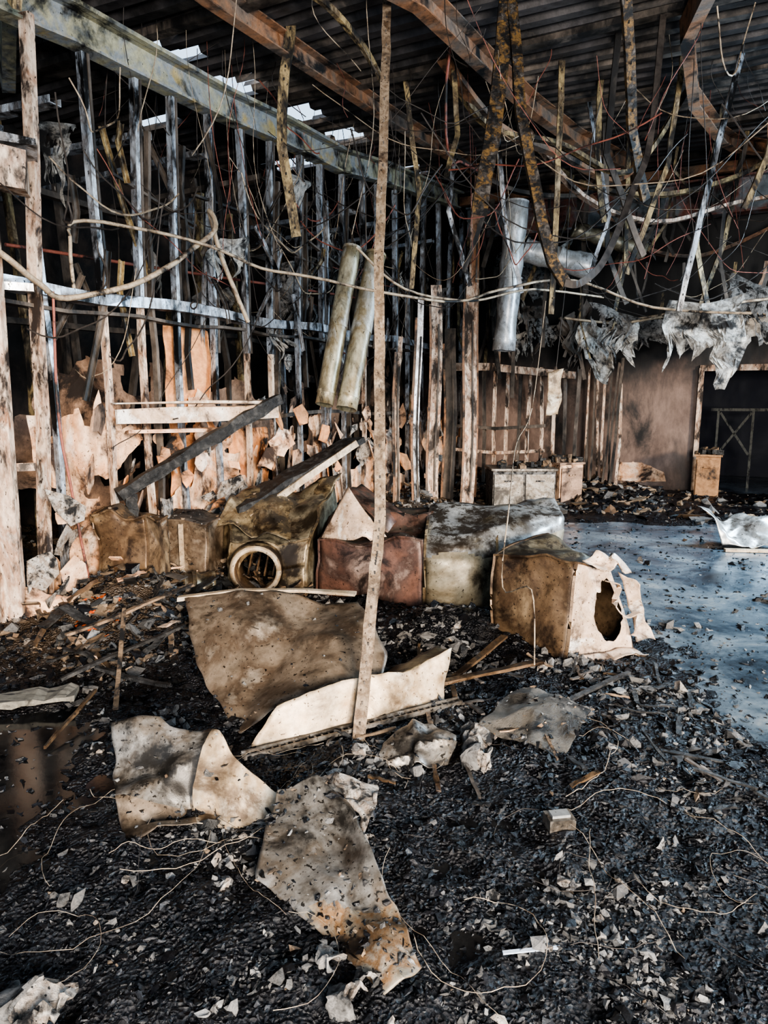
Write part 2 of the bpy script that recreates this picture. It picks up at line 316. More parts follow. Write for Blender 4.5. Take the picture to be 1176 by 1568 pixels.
# ------------------------------------------------------------------ floor & debris materials
def ground_mat(name, stops, nscale, rmin, rmax, rfrom, bumps, bstr, speck=False, warm=False):
    m = bpy.data.materials.new(name); m.use_nodes = True; nt = m.node_tree; N = nt.nodes; L = nt.links; b = N['Principled BSDF']
    tc = N.new('ShaderNodeTexCoord')
    def noi(sc, det, ro=.7, di=0):
        n = N.new('ShaderNodeTexNoise'); n.inputs['Scale'].default_value = sc; n.inputs['Detail'].default_value = det; n.inputs['Roughness'].default_value = ro; n.inputs['Distortion'].default_value = di
        L.new(tc.outputs['Object'], n.inputs['Vector']); return n.outputs['Fac']
    f = noi(nscale, 12, .8 if warm else .72, .4)
    cr = N.new('ShaderNodeValToRGB'); e = cr.color_ramp.elements
    for i, (p, c) in enumerate(stops):
        el = e[i] if i < 2 else e.new(p)
        el.position = p; el.color = (*c, 1)
    L.new(f, cr.inputs[0]); col = cr.outputs[0]
    if speck:
        cr2 = N.new('ShaderNodeValToRGB'); cr2.color_ramp.elements[0].position = .57; cr2.color_ramp.elements[1].position = .65
        L.new(noi(22, 8, .8), cr2.inputs[0])
        mx = N.new('ShaderNodeMix'); mx.data_type = 'RGBA'; L.new(cr2.outputs[0], mx.inputs['Factor']); L.new(col, mx.inputs['A']); mx.inputs['B'].default_value = (.02, .02, .022, 1); col = mx.outputs['Result']
    if warm:
        at = N.new('ShaderNodeAttribute'); at.attribute_name = 'warm'
        mx = N.new('ShaderNodeMix'); mx.data_type = 'RGBA'; mx.inputs['B'].default_value = (.12, .082, .052, 1)
        mm = N.new('ShaderNodeMath'); mm.operation = 'MULTIPLY'; mm.inputs[1].default_value = .6; L.new(at.outputs['Fac'], mm.inputs[0])
        L.new(mm.outputs[0], mx.inputs['Factor']); L.new(col, mx.inputs['A']); col = mx.outputs['Result']
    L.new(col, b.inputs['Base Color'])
    mr = N.new('ShaderNodeMapRange'); mr.inputs['From Min'].default_value = rfrom[0]; mr.inputs['From Max'].default_value = rfrom[1]; mr.inputs['To Min'].default_value = rmin; mr.inputs['To Max'].default_value = rmax
    L.new(noi(2.2, 8) if not warm else f, mr.inputs[0]); L.new(mr.outputs[0], b.inputs['Roughness'])
    h = noi(bumps, 8)
    if warm:
        vo = N.new('ShaderNodeTexVoronoi'); vo.inputs['Scale'].default_value = 70; L.new(tc.outputs['Object'], vo.inputs['Vector'])
        ad = N.new('ShaderNodeMath'); ad.operation = 'ADD'; L.new(vo.outputs['Distance'], ad.inputs[0]); L.new(h, ad.inputs[1]); h = ad.outputs[0]
    bp = N.new('ShaderNodeBump'); bp.inputs['Strength'].default_value = bstr; bp.inputs['Distance'].default_value = .015
    L.new(h, bp.inputs['Height']); L.new(bp.outputs[0], b.inputs['Normal'])
    return m
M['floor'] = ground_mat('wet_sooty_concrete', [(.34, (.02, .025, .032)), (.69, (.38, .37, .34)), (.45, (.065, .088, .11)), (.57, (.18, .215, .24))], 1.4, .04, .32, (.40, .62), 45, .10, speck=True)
M['debris'] = ground_mat('wet_char_and_ash', [(.47, (.003, .003, .005)), (.72, (.30, .28, .26)), (.57, (.011, .011, .014)), (.64, (.08, .076, .072))], 2.6, .15, .7, (.45, .65), 30, 1.0, warm=True)
M['puddle'] = ground_mat('black_water', [(.4, (.006, .006, .007)), (.62, (.03, .028, .026))], 3, .02, .14, (.4, .65), 12, .03)

# ------------------------------------------------------------------ room shell
b = MB()
c4 = [W(-7.4, -3), W(7, -3), W(7, 16.2), W(-7.4, 16.2)]
b.add(c4 + [p+Vector((0, 0, -.15)) for p in c4], [(0, 1, 2, 3), (7, 6, 5, 4), (0, 4, 5, 1), (1, 5, 6, 2), (2, 6, 7, 3), (3, 7, 4, 0)])
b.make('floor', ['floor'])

def np_mesh(name, V, F, mats, mi=None, smooth=False):
    me = bpy.data.meshes.new(name); me.vertices.add(len(V)); me.vertices.foreach_set('co', V.astype(np.float32).reshape(-1))
    k = F.shape[1]; me.loops.add(F.size); me.loops.foreach_set('vertex_index', F.astype(np.int32).reshape(-1))
    me.polygons.add(len(F)); me.polygons.foreach_set('loop_start', np.arange(0, F.size, k, dtype=np.int32))
    for mm in mats: me.materials.append(M[mm])
    if mi is not None: me.polygons.foreach_set('material_index', mi.astype(np.int32))
    me.update(calc_edges=True); me.validate()
    me.polygons.foreach_set('use_smooth', [bool(smooth)]*len(me.polygons))
    ob = bpy.data.objects.new(name, me); bpy.context.collection.objects.link(ob); return ob
root = empty('fire_debris')
ys = [0.9]
while ys[-1] < 12.6: ys.append(ys[-1]+0.011*max(1.0, ys[-1])**.95)
ys = np.array(ys); xs = np.linspace(-1, 1, 360)
YY = np.repeat(ys[:, None], len(xs), 1); XX = xs[None, :]*(YY*.62+.9)
ZZ = H(XX, YY); uu = XX*CA-YY*SA; vv = XX*SA+YY*CA
nr, nc = ZZ.shape; idx = np.arange(nr*nc).reshape(nr, nc)
q = np.stack([idx[:-1, :-1], idx[:-1, 1:], idx[1:, 1:], idx[1:, :-1]], -1).reshape(-1, 4)
ok = ((uu > -6.9) & (uu < 6.5) & (vv < 12.75)); okf = ok.reshape(-1)[q].all(1); zf = (ZZ.reshape(-1)[q].max(1) > -.006); q = q[okf & zf]
V3 = np.stack([XX, YY, ZZ], -1).reshape(-1, 3)
ob = np_mesh('ash_layer', V3, q, ['debris'], smooth=True); ob.parent = root
warm = (sstep(-2.4, -3.6, uu)*sstep(3.0, 4.5, YY)).reshape(-1)
at = ob.data.attributes.new('warm', 'FLOAT', 'POINT')
if len(at.data) == len(warm): at.data.foreach_set('value', warm.astype(np.float32))
for (cx, cy, rx, ry) in ((-1.9, 2.6, 1.3, 1.4), (1.1, 1.8, 2.0, 1.15)):
    b = MB(); n = 40; ring = [Vector((cx+rx*math.cos(i*2*math.pi/n)*(1+.12*math.sin(i*.9)), cy+ry*math.sin(i*2*math.pi/n)*(1+.10*math.cos(i*.7)), .003)) for i in range(n)]
    b.add(ring, [tuple(range(n))]); o = b.make('puddle', ['puddle'])

b = MB()
prof = [(0, 0), (.10, 0), (.13, .05), (.22, .05), (.25, 0)]
vs_ = []; v0 = -1.2
while v0 < 13.0:
    for a, c in prof[:-1]: vs_.append((v0+a, c))
    v0 += .25
us_ = [-7.4+.2*i for i in range(73)]
holes = [(-4.5, 4.9, .2, .2), (-4.5, 5.85, .2, .26), (-4.45, 7.0, .2, .26), (-4.4, 7.9, .2, .22), (-4.5, 10.0, .22, .36), (-5.9, 6.4, .2, .3), (-5.6, 8.6, .3, .3)]
G = [[W(u, v, roofz(v)+c+.04*noise.noise(Vector((u*.6, v*.6, 0)))) for u in us_] for v, c in vs_]
def keep(i, j, a, c):
    u = us_[j]+.1; v = vs_[i][0]+.04
    for hu, hv, ru, rv in holes:
        if abs(u-hu) < ru*(1+.3*math.sin(v*40)) and abs(v-hv) < rv: return False
    return True
b.grid(G, 0, keep)
b.make('ceiling', ['deck'])

def wallbox(b, u0, u1, v0, v1, z0, z1, m=0):
    p = [W(u0, v0, z0), W(u1, v0, z0), W(u1, v1, z0), W(u0, v1, z0)]; q_ = [a+Vector((0, 0, z1-z0)) for a in p]
    b.add(p+q_, [(0, 3, 2, 1), (4, 5, 6, 7), (0, 1, 5, 4), (1, 2, 6, 5), (2, 3, 7, 6), (3, 0, 4, 7)], m)
b = MB()
wallbox(b, -7.4, -.3, 12.9, 13.05, 0, 5.25); wallbox(b, 2.0, 7, 12.9, 13.05, 0, 5.25); wallbox(b, -.3, 2.0, 12.9, 13.05, 2.06, 5.25)
G = subgrid([[W(-1.62, 12.88, .10), W(-1.2, 12.88, .1), W(-.72, 12.88, .14)], [W(-1.6, 12.88, .50), W(-1.2, 12.88, .52), W(-.78, 12.88, .32)]], 10)
b.grid(crumple(G, .006, 5, 1, .3, folds=0), 1)
b.make('wall_back', ['wallback', 'drywall'])
b = MB(); wallbox(b, -7.4, -7.25, -1.2, 12.9, 0, 5.2); b.make('wall_outer', ['wallouter'])
b = MB(); wallbox(b, 6.9, 7.05, 7.5, 13.05, 0, 5.2); b.make('wall_right', ['wallouter'])
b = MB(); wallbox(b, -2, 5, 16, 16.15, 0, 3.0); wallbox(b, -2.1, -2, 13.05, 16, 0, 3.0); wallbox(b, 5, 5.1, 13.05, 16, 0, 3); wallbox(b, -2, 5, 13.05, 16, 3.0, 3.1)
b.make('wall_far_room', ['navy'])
b = MB()
b.sweep([W(-.33, 12.86, 0), W(-.33, 12.86, 2.1)], pR(.08, .08), ref=UD); b.sweep([W(-.36, 12.86, 2.1), W(2.0, 12.86, 2.1)], pR(.05, .1))
b.make('trim_1', ['studpale'])

b = MB()
b.sweep([W(-4.4, 12.5, 4.72), W(-1, 12.5, 4.70), W(6.5, 12.5, 4.74)], pI(.25, .55, .03), m=0)
b.sweep([W(-4.4, 12.1, 5.02), W(6.5, 12.1, 5.02)], pR(.1, .14), m=1)
b.make('roof_girder', ['bluebeam', 'rust'])

bl = [(-2.6, 4.2, 4.0), (-2.28, 4.90, 4.07), (-2.17, 5.13, 4.10), (-1.45, 6.61, 4.16), (-1.04, 7.44, 4.24), (-.52, 8.52, 4.30), (.0, 9.6, 4.5), (.50, 10.60, 4.62), (1.22, 12.08, 4.83)]
b = MB(); b.sweep([Vector(p)+Vector((0, 0, .02)) for p in bl], pI(.14, .24, .02)); b.sweep([Vector(p)+ND*.1+Vector((0, 0, .13)) for p in bl], pR(.05, .03))
b.make('eave_beam', ['beam'])
def rafter(name, pts, w=.12, h=.2, mt='rust'):
    b = MB(); b.sweep(pts, pC(h, w, .012), ref=(0.9, -.3, .1)); return b.make(name, [mt])
rafter('roof_rafter', [(-1.7, 4.2, 4.30), (-1.24, 5.18, 4.33), (-.6, 6.55, 4.45), (.01, 7.88, 4.58), (1.24, 10.45, 4.85), (1.9, 11.9, 5.02)], .08, .18)
rafter('roof_rafter', [(-.1, 5.0, 4.35), (.19, 5.31, 4.38), (.87, 6.55, 4.48), (1.5, 7.7, 4.60), (2.33, 8.99, 4.72), (3.83, 10.9, 4.93)], .10, .22)
rafter('roof_rafter', [(2.2, 5.2, 4.45), (2.38, 6.05, 4.50), (3.0, 7.3, 4.5), (3.9, 8.6, 4.62), (4.44, 9.39, 4.80), (5.23, 9.97, 4.93), (6.5, 10.8, 5.0)], .10, .18)
rafter('roof_rafter', [(3.6, 5.2, 4.5), (5.2, 9.0, 4.85), (6.3, 11, 5.1)], .1, .16)
rafter('roof_rafter', [(-2.9, 4.2, 4.2), (-2.57, 5.06, 4.22), (-3.2, 6.2, 4.2)], .1, .16, 'beam')
b = MB()
for v in (4.6, 6.4, 8.2, 10.0, 11.6):
    b.sweep([W(-7.2, v, roofz(v)-.04), W(-3, v+R(-.1, .1), roofz(v)-.05), W(1, v+R(-.1, .1), roofz(v)-.05), W(6.8, v, roofz(v)-.04)], pC(.1, .06, .006), ref=(0, 0, 1))
b.make('roof_purlins', ['studdark'])

# ------------------------------------------------------------------ left wall: studs, remnants, inner framing, scraps
wl = empty('wall_left')
def beamz(v):
    tv = [3.0, 3.4, 3.7, 5.3, 6.2, 7.4, 9.7, 11.4]; tz = [4.0, 4.07, 4.10, 4.16, 4.24, 4.30, 4.62, 4.83]
    return float(np.interp(v, tv, tz))-.12
b = MB()
svs = [2.35, 2.8, 3.3, 3.8, 4.2, 4.62, 5.1, 5.5, 6.0, 6.5, 7.0, 7.5, 7.95, 8.4, 8.9, 9.4, 10.0, 10.5, 11.1, 11.6]
for k, v in enumerate(svs):
    top = beamz(v) if v > 3.5 else (3.1 if v < 3.1 else 3.05)
    pts = []; nn = 13; a1, a2 = R(-.05, .05), R(-.05, .05)
    for i in range(nn):
        t = i/(nn-1); z = t*top
        du = a1*math.sin(t*math.pi)+.012*noise.noise(Vector((v*3, t*6, 0))); dv = a2*math.sin(t*math.pi*1.5)*t
        pts.append(W(-4.2+du, v+dv, z))
    low = [p for p in pts if p.z <= 2.35]; hi = [p for p in pts if p.z >= low[-1].z]
    b.sweep(low, pC(.05, .04, .004), ref=UD, m=1 if random.random() < .4 else 0)
    b.sweep(hi, pC(.062, .04, .004), ref=UD, m=0)
    if v > 3.5:
        b.sweep([p+UD*.045+ND*.02 for p in hi], pC(.03, .02, .003), ref=UD, m=2)
        if random.random() < .4: b.sweep([p+UD*R(.12, .15)+ND*R(-.02, .02) for p in pts[random.choice((1, 5)):-1]], pC(.05, .03, .003), ref=UD, m=random.choice((2, 3, 0)))
b.sweep([W(-4.2, v, 2.29+.012*(v-3)+.02*math.sin(v*3)) for v in np.linspace(2.8, 10.5, 24)], pC(.12, .08, .008), ref=(0, 0, 1), m=0, jit=.006)
b.sweep([W(-4.2, v, 2.21+.012*(v-3)+.015*math.sin(v*5)) for v in np.linspace(2.8, 10.5, 24)], pR(.10, .025), m=2)
b.sweep([W(-4.2, 2.2, 0.02), W(-4.2, 11.8, 0.02)], pC(.11, .05, .005), m=2)
b.sweep([W(-4.25, v, 1.42+.03*math.sin(v*2)) for v in np.linspace(4.2, 9.5, 14)], pR(.04, .04), m=2)
for v in np.arange(4.0, 9, .9):
    b.sweep([W(-4.22, v, 3.3+R(-.1, .1)), W(-4.22, v+.9, 3.3+R(-.25, .1))], pC(.04, .02, .003), m=2)
for i in range(40):
    v = R(3.6, 10.5); z = R(2.5, 3.9); l = R(.4, 1.2); a = R(-.7, .7)
    p0 = W(-4.2+R(-.25, .12), v, z); p1 = p0+UD*math.sin(a)*l+Vector((0, 0, -math.cos(a)*l)); pm = p0.lerp(p1, R(.3, .7))+UD*R(-.08, .08)
    b.sweep([p0, pm, p1], pC(R(.025, .055), .02, .003), ref=ND, m=random.choice((0, 2, 2, 3)))
b.make('stud_frame', ['stud', 'studpale', 'studdark', 'studtan'], parent=wl)
def ragged(b, u, v0, v1, z0, topf, m, cell=.045, th=.5, seed=0, zmax=2.5):
    """torn board: iso-line cut so the broken edges are smooth"""
    nv = int((v1-v0)/cell)+1; nz = int((zmax-z0)/cell)+1
    F = [[0]*nv for _ in range(nz)]; G = [[None]*nv for _ in range(nz)]
    for i in range(nz):
        for j in range(nv):
            v = v0+j*cell; z = z0+i*cell; tp = topf(v)
            F[i][j] = min(th-.3*(z/max(tp, .1))-noise.noise(Vector((v*2.1, z*1.9, seed+.5)))-.5*noise.noise(Vector((v*6, z*6, seed))), (tp-z)*3, (v-v0)*4+.02, (v1-v)*4-.02)
            G[i][j] = W(u+.09*noise.noise(Vector((v*1.5, z*1.5, seed)))+.015*noise.noise(Vector((v*7, z*7, seed))), v, z)
    G2 = [r[:] for r in G]
    for i in range(nz):
        for j in range(nv):
            if F[i][j] > 0: continue
            best = None
            for di, dj in ((0, 1), (1, 0), (0, -1), (-1, 0), (1, 1), (-1, -1), (1, -1), (-1, 1)):
                a, c = i+di, j+dj
                if 0 <= a < nz and 0 <= c < nv and F[a][c] > 0 and (best is None or F[a][c] > F[best[0]][best[1]]): best = (a, c)
            if best:
                t = -F[i][j]/(F[best[0]][best[1]]-F[i][j]); G2[i][j] = G[i][j].lerp(G[best[0]][best[1]], min(.95, t))
    b.grid(G2, m, lambda i, j, a, c: (F[i][j] > 0)+(F[i+1][j] > 0)+(F[i][j+1] > 0)+(F[i+1][j+1] > 0) >= 2)
b = MB()
NZ = lambda a, b_, c=0: noise.noise(Vector((a, b_, c)))
ragged(b, -4.29, 3.2, 6.6, 0.0, lambda v: 1.45+.5*NZ(v*2.3, 0)+.35*NZ(v*9, 0), 0, seed=1, th=.33)
ragged(b, -4.32, 6.4, 11.8, 0.0, lambda v: 1.35+.4*NZ(v*2.3, 3)+.3*NZ(v*9, 0), 0, seed=5, th=.28)
ragged(b, -5.25, 3.2, 12.2, 0.0, lambda v: 1.9+.6*NZ(v*1.6, 9)+.25*NZ(v*8, 1), 3, seed=9, th=.34, cell=.07)
ragged(b, -4.36, 4.62, 5.16, .6, lambda v: 2.22, 1, seed=3, th=.9)
ragged(b, -4.36, 5.0, 6.1, 0.2, lambda v: 1.3, 1, seed=12, th=.45)
ragged(b, -4.5, 5.3, 7.0, 1.2, lambda v: 2.1, 2, seed=15, th=.15)
for i in range(110):
    v = R(3.0, 7.2) if i < 75 else R(7, 11.5); z = R(.15, 1.5); s_ = R(.04, .16); c = W(-4.15+R(-.08, .18), v, z)
    k = random.randint(5, 8); a0 = R(0, 6); pts = []
    t1 = (UD*math.cos(.4)+ND*R(-.7, .7)).normalized(); t2 = Vector((R(-.4, .4), R(-.4, .4), 1)).normalized(); n_ = t1.cross(t2)
    for j in range(k):
        an = a0+2*math.pi*j/k; r = s_*R(.45, 1.35); pts.append(c+t1*math.cos(an)*r+t2*math.sin(an)*r*1.2)
    fs = [tuple(range(k)), tuple(range(2*k-1, k-1, -1))]+[(j, (j+1) % k, k+(j+1) % k, k+j) for j in range(k)]
    b.add(pts+[p+n_*.010 for p in pts], fs, random.choice((0, 0, 3, 2, 1)))
b.make('drywall_remnants', ['drywall', 'orange', 'plaster', 'drywalldark'], solid=.004, parent=wl)
b = MB()
for i in range(30):
    v = 3.2+i*.31+R(-.08, .08); u = -5.4+R(-.35, .45); t = R(2.4, 4.1)
    b.sweep([W(u+R(-.1, .1), v+R(-.15, .15), 0), W(u+R(-.05, .05), v, t*.5), W(u+R(-.2, .2), v+R(-.3, .3), t)], pC(.07, .04, .004), ref=UD, m=random.choice((0, 1, 1, 1, 2)))
for z in (1.1, 2.3, 3.4):
    b.sweep([W(-5.4+R(-.1, .1), v, z+R(-.1, .1)) for v in np.linspace(3, 12, 10)], pC(.08, .05, .005), m=1)
for i in range(9):
    v = 3.5+i*.9; b.sweep([W(-7.2, v, 3.5+.04*v), W(-4.3, v+R(-.2, .2), 3.4+.06*v)], pC(.10, .05, .006), m=random.choice((0, 1)))
b.make('inner_framing', ['stud', 'studdark', 'studtan'], parent=wl)

b = MB()
b.sweep([(-2.47, 4.36, 0), (-2.44, 4.33, 1.2), (-2.40, 4.30, 2.34), (-2.38, 4.28, 3.0)], pC(.14, .06, .006), ref=(0, 1, 0), m=0)
b.sweep([(-2.33, 4.50, 0), (-2.345, 4.6, .8), (-2.35, 4.70, 1.4), (-2.33, 4.70, 2.3), (-2.29, 4.72, 3.1), (-2.27, 4.75, 4.0)], pC(.08, .05, .005), ref=(0.3, 1, 0), m=0)
b.sweep([(-2.8, 4.25, 1.13), (-2.3, 4.5, 1.13)], pC(.05, .05, .005), m=0)
b.sweep([(-2.9, 4.3, 3.02), (-2.6, 4.44, 3.03), (-2.25, 4.6, 3.01)], pR(.22, .22), m=0, jit=.02)
b.sweep([(-2.9, 4.3, 3.17), (-2.6, 4.44, 3.17), (-2.2, 4.62, 3.14)], pR(.28, .04), m=1, jit=.02)
b.sweep([(-2.9, 4.3, 2.28), (-2.28, 4.62, 2.28)], pC(.1, .05, .006), m=1)
b.sweep([(-2.05, 4.33, 4.2), (-2.2, 4.5, 3.9)], pR(.05, .12), m=2)
b.make('opening_frame', ['studpale', 'stud', 'studtan'], parent=wl)

def rag(b, top, drop, m=0, seed=0, sub=14, tear=.32):
    top = [Vector(p) for p in top]; n = 26; L_ = []
    for i in range(n+1):
        t = i/n*(len(top)-1); k = min(int(t), len(top)-2); L_.append(top[k].lerp(top[k+1], t-k))
    G = []
    for r in range(sub+1):
        row = []
        for i, p in enumerate(L_):
            d = drop*(.35+1.1*abs(noise.noise(Vector((i*.13, seed*2.3, 0))))+.2*abs(noise.noise(Vector((i*.5, seed, 0)))))*r/sub
            o = noise.noise_vector(Vector((p.x*3+seed, p.y*3, d*5)))*.14+noise.noise_vector(Vector((p.x*9+seed, p.y*9, d*12)))*.02
            row.append(p+Vector((o.x, o.y, -d+o.z*.3)))
        G.append(row)
    b.grid(G, m, lambda i, j, a, c: noise.noise(Vector((j*.22, i*.3, seed*3.1)))+.15*noise.noise(Vector((j*.7, i*.7, seed))) < tear-.3*i/a)
b = MB()
for i in range(22):
    v = 4.0+i*.36+R(-.2, .2); z = R(2.5, 4.0); u = R(-5.2, -4.3)
    rag(b, [W(u, v, z), W(u+R(-.2, .2), v+R(.15, .35), z+R(-.15, .15))], R(.4, 1.1), (0, 1, 2)[i % 3], 10+i)
rag(b, [W(-4.15, 6.3, 3.9), W(-4.15, 6.6, 3.85)], .5, 0, 91); rag(b, [W(-4.12, 5.05, 3.0), W(-4.1, 5.4, 3.1)], .5, 0, 92); rag(b, [W(-4.1, 6.9, 2.35), W(-4.1, 7.3, 2.3)], .5, 0, 93); rag(b, [W(-4.1, 5.9, 2.3), W(-4.1, 6.2, 2.3)], .35, 0, 94)
b.make('insulation_scraps', ['insul', 'ashm', 'studdark'], parent=wl)
def wires(n, pos, lr, rr=(.0015, .0045)):
    b = MB()
    for i in range(n):
        x, y = pos(); z0 = roof_at(x, y); L_ = R(*lr); P_ = []; dx, dy = R(-.4, .4), R(-.3, .3); ph = R(0, 6); am = R(.005, .06)
        for k in range(11):
            t = k/10; P_.append(Vector((x+dx*t*t+am*math.sin(t*6+ph), y+dy*t*t+am*math.cos(t*5+ph), z0-L_*t)))
        b.sweep(P_, pO(R(*rr), 4), m=random.choice((0, 1, 1, 1, 2)), caps=False)
    return b
def swag(b, p0, p1, s_, r, m):
    P_ = []; ph = R(0, 6)
    for k in range(17):
        t = k/16; p = Vector(p0).lerp(Vector(p1), t); P_.append(p+Vector((.02*math.sin(t*11+ph), .02*math.cos(t*9+ph), -s_*2*t*(1-t)+.02*math.sin(t*14+ph))))
    b.sweep(P_, pO(r, 4), m=m, caps=False)
b = wires(60, lambda: tuple(W(R(-5, -3.9), R(4, 11)).xy), (.3, 2.0))
for i in range(48):
    v = R(3.4, 9.5); v2 = v+R(-1.6, 1.6); z1 = R(2.4, 4.1); swag(b, W(R(-4.3, -3.9), v, z1), W(R(-4.3, -3.9), v2, z1+R(-1.2, .4)), R(.1, .9), R(.0025, .008), random.choice((0, 1, 1, 1, 2)))
b.make('dangling_wires', ['wiretan', 'wiredark', 'wirered'], parent=wl)

# ------------------------------------------------------------------ rear stud framing
rs_ = empty('rear_stud_framing')
b = MB()
for i in range(12):
    u = -4.1+i*.19; t = 2.05+R(-.05, .05)
    b.sweep([W(u, 11+R(-.05, .05), 0), W(u+R(-.03, .03), 11, 1.0), W(u+R(-.03, .03), 11, t)], pC(.045, .07, .005), ref=UD, m=random.choice((0, 0, 1)))
b.sweep([W(-4.2, 10.95, 2.12), W(-3.4, 10.95, 2.10), W(-3, 10.95, 2.05), W(-2.05, 10.95, 1.95)], pR(.12, .12), m=0, jit=.012)
for z in (1.15, .75): b.sweep([W(-4.1, 11.0, z), W(-3.3, 11.0, z-.04), W(-2.5, 11.0, z+.02)], pR(.05, .05), m=random.choice((0, 1)))
for i in range(9):
    u = -2.1+i*.07+R(-.03, .03); b.sweep([W(u, 12.3+R(-.3, .3), 0), W(u+R(-.03, .03), 12.35, .8), W(u+R(-.08, .08), 12.4, R(1.6, 2.7))], pC(R(.02, .05), .04, .004), ref=UD, m=random.choice((1, 1, 0)))
for i in range(40):
    u = R(-4.1, -1.8); v = R(10.3, 11.8); z1 = R(2.8, 4.7); l = R(.5, 1.5)
    b.sweep([W(u, v, z1), W(u+R(-.04, .04), v, z1-l*.5), W(u+R(-.25, .25), v, z1-l)], pC(R(.02, .07), .025, .003), ref=UD, m=random.choice((0, 1, 1, 2)))
for i in range(34):
    u = R(-1.8, 2.6); v = R(9.6, 12.2); z1 = R(3.2, 4.9); l = R(.3, 1.3)
    b.sweep([W(u, v, z1), W(u+R(-.04, .04), v, z1-l*.5), W(u+R(-.3, .3), v, z1-l)], pC(R(.02, .05), .02, .003), ref=UD, m=random.choice((1, 1, 2, 0)))
b.make('studs', ['studpale', 'studdark', 'studtan'], parent=rs_)
b = MB()
for i in range(12):
    u = R(-3.9, -2.2); z = R(2.6, 4.2); rag(b, [W(u, 11.2, z), W(u+.3, 11.3, z+R(-.3, .3))], R(.5, .9), i % 3, 40+i)
b.make('insulation_scraps', ['insul', 'ashm', 'studdark'], parent=rs_)

def column(name, x, y, z, w, mt, lean=(0, 0), mt2='rust'):
    b = MB(); P_ = [(x+lean[0]*t+.02*math.sin(t*6+x*5), y+lean[1]*t, z*t) for t in [i/12 for i in range(13)]]
    b.sweep(P_, pC(w, .09, .008), ref=(0, 1, 0), m=0, jit=.003)
    b.sweep([Vector(p)+Vector((-w*.5-.02, -.03, 0)) for p in P_[:-1]], pR(.03, .03), ref=(0, 1, 0), m=1)
    b.sweep([Vector(p)+Vector((w*.15, -.015, 0)) for p in P_[1:-2]], pR(.025, .02), ref=(0, 1, 0), m=2)
    return b.make(name, [mt, mt2, 'studdark'])
column('steel_column', .73, 9.85, 3.15, .15, 'studpale')
column('steel_column', 1.22, 9.85, 3.2, .17, 'studpale', (.03, .1))
column('steel_column', .98, 10.2, 2.6, .16, 'studdark')
column('steel_column', 1.35, 10.4, 4.9, .11, 'rust', mt2='studpale')
column('steel_column', .45, 9.4, 2.9, .08, 'stud', (.02, 0))
column('steel_column', .16, 9.2, 2.4, .06, 'studpale', (.05, 0))

def tube(name, p0, p1, r, mt, dent=.1, n=20, seg=12, bands=True):
    b = MB(); P_ = [Vector(p0).lerp(Vector(p1), i/seg) for i in range(seg+1)]
    b.sweep(P_, pO(r, n), m=0, caps=False, scales=[1+dent*noise.noise(Vector((i*.8, r*30, p0[0]*5))) for i in range(seg+1)], jit=r*.03)
    if bands:
        for i in (0, seg//2, seg-1): b.sweep([P_[i], P_[i]+(P_[1]-P_[0]).normalized()*.02], pO(r*1.08, n), m=0)
    return b.make(name, [mt], smooth=True, solid=.006)
tube('round_duct', (-.31, 7.0, 3.05), (-.57, 6.6, 1.54), .085, 'tubem')
tube('round_duct', (-.08, 7.05, 3.0), (-.36, 6.6, 1.50), .095, 'tubem')
tube('round_duct', (1.78, 9.7, 4.2), (1.66, 9.7, 2.25), .15, 'pipegrey', .15)
tube('round_duct', (1.95, 9.9, 3.62), (2.85, 9.7, 3.35), .16, 'pipegrey', .25)
tube('round_duct', (2.6, 9.9, 3.9), (3.6, 9.9, 3.6), .10, 'olive', .25)

b = MB()
rag(b, [(2.85, 10.3, 2.75), (3.2, 10.2, 2.6), (3.6, 10.0, 2.7)], .9, 0, 1, tear=.6)
rag(b, [(3.35, 8.4, 2.75), (3.7, 8.3, 2.68), (4.15, 8.1, 2.78)], .95, 0, 2, tear=.7)
rag(b, [(3.6, 11.4, 3.0), (4.3, 11.2, 2.8), (5.0, 11.0, 2.9)], .9, 1, 3, tear=.5)
rag(b, [(4.6, 11.2, 3.0), (5.4, 10.8, 2.75), (6.3, 10.5, 2.95)], .6, 0, 4, tear=.45)
rag(b, [(2.1, 11.4, 3.9), (2.9, 11.3, 3.8), (3.2, 11.2, 4.0)], .8, 1, 5)
rag(b, [(2.8, 9.6, 2.9), (3.3, 9.5, 2.7)], .7, 1, 6)
rag(b, [(3.3, 10.6, 4.2), (4.0, 10.4, 4.0)], .7, 1, 7)
rag(b, [(4.4, 9.4, 3.3), (5.0, 9.2, 3.0)], .8, 1, 8)
b.make('hanging_insulation', ['insul', 'ashm'])

# ------------------------------------------------------------------ centre leaning post
b = MB()
pp = [(-.12, 2.97, 0.0), (-.08, 3.2, .38), (-.045, 3.45, .74), (-.035, 3.50, .80), (-.02, 3.6, .98), (-.025, 4.0, 1.75), (-.03, 4.3, 2.30), (-.01, 4.65, 3.05), (.01, 5.0, 3.80), (.02, 5.3, 4.35), (.02, 5.38, 4.47)]
dn = []
for i in range(len(pp)-1):
    for k in range(4): p = Vector(pp[i]).lerp(Vector(pp[i+1]), k/4); dn.append(p+Vector((.008*noise.noise(p*9), 0, 0)))
dn.append(Vector(pp[-1]))
b.sweep(dn, pC(.060, .028, .004), ref=(0, 1, 0), m=0, jit=.0012)
for i in range(48):
    t = i/47*(len(dn)-1.01); k = int(t); p = dn[k].lerp(dn[k+1], t-k); b.box(p, (.008, .006, .022), m=1)
b.make('leaning_steel_post', ['post', 'studdark'])

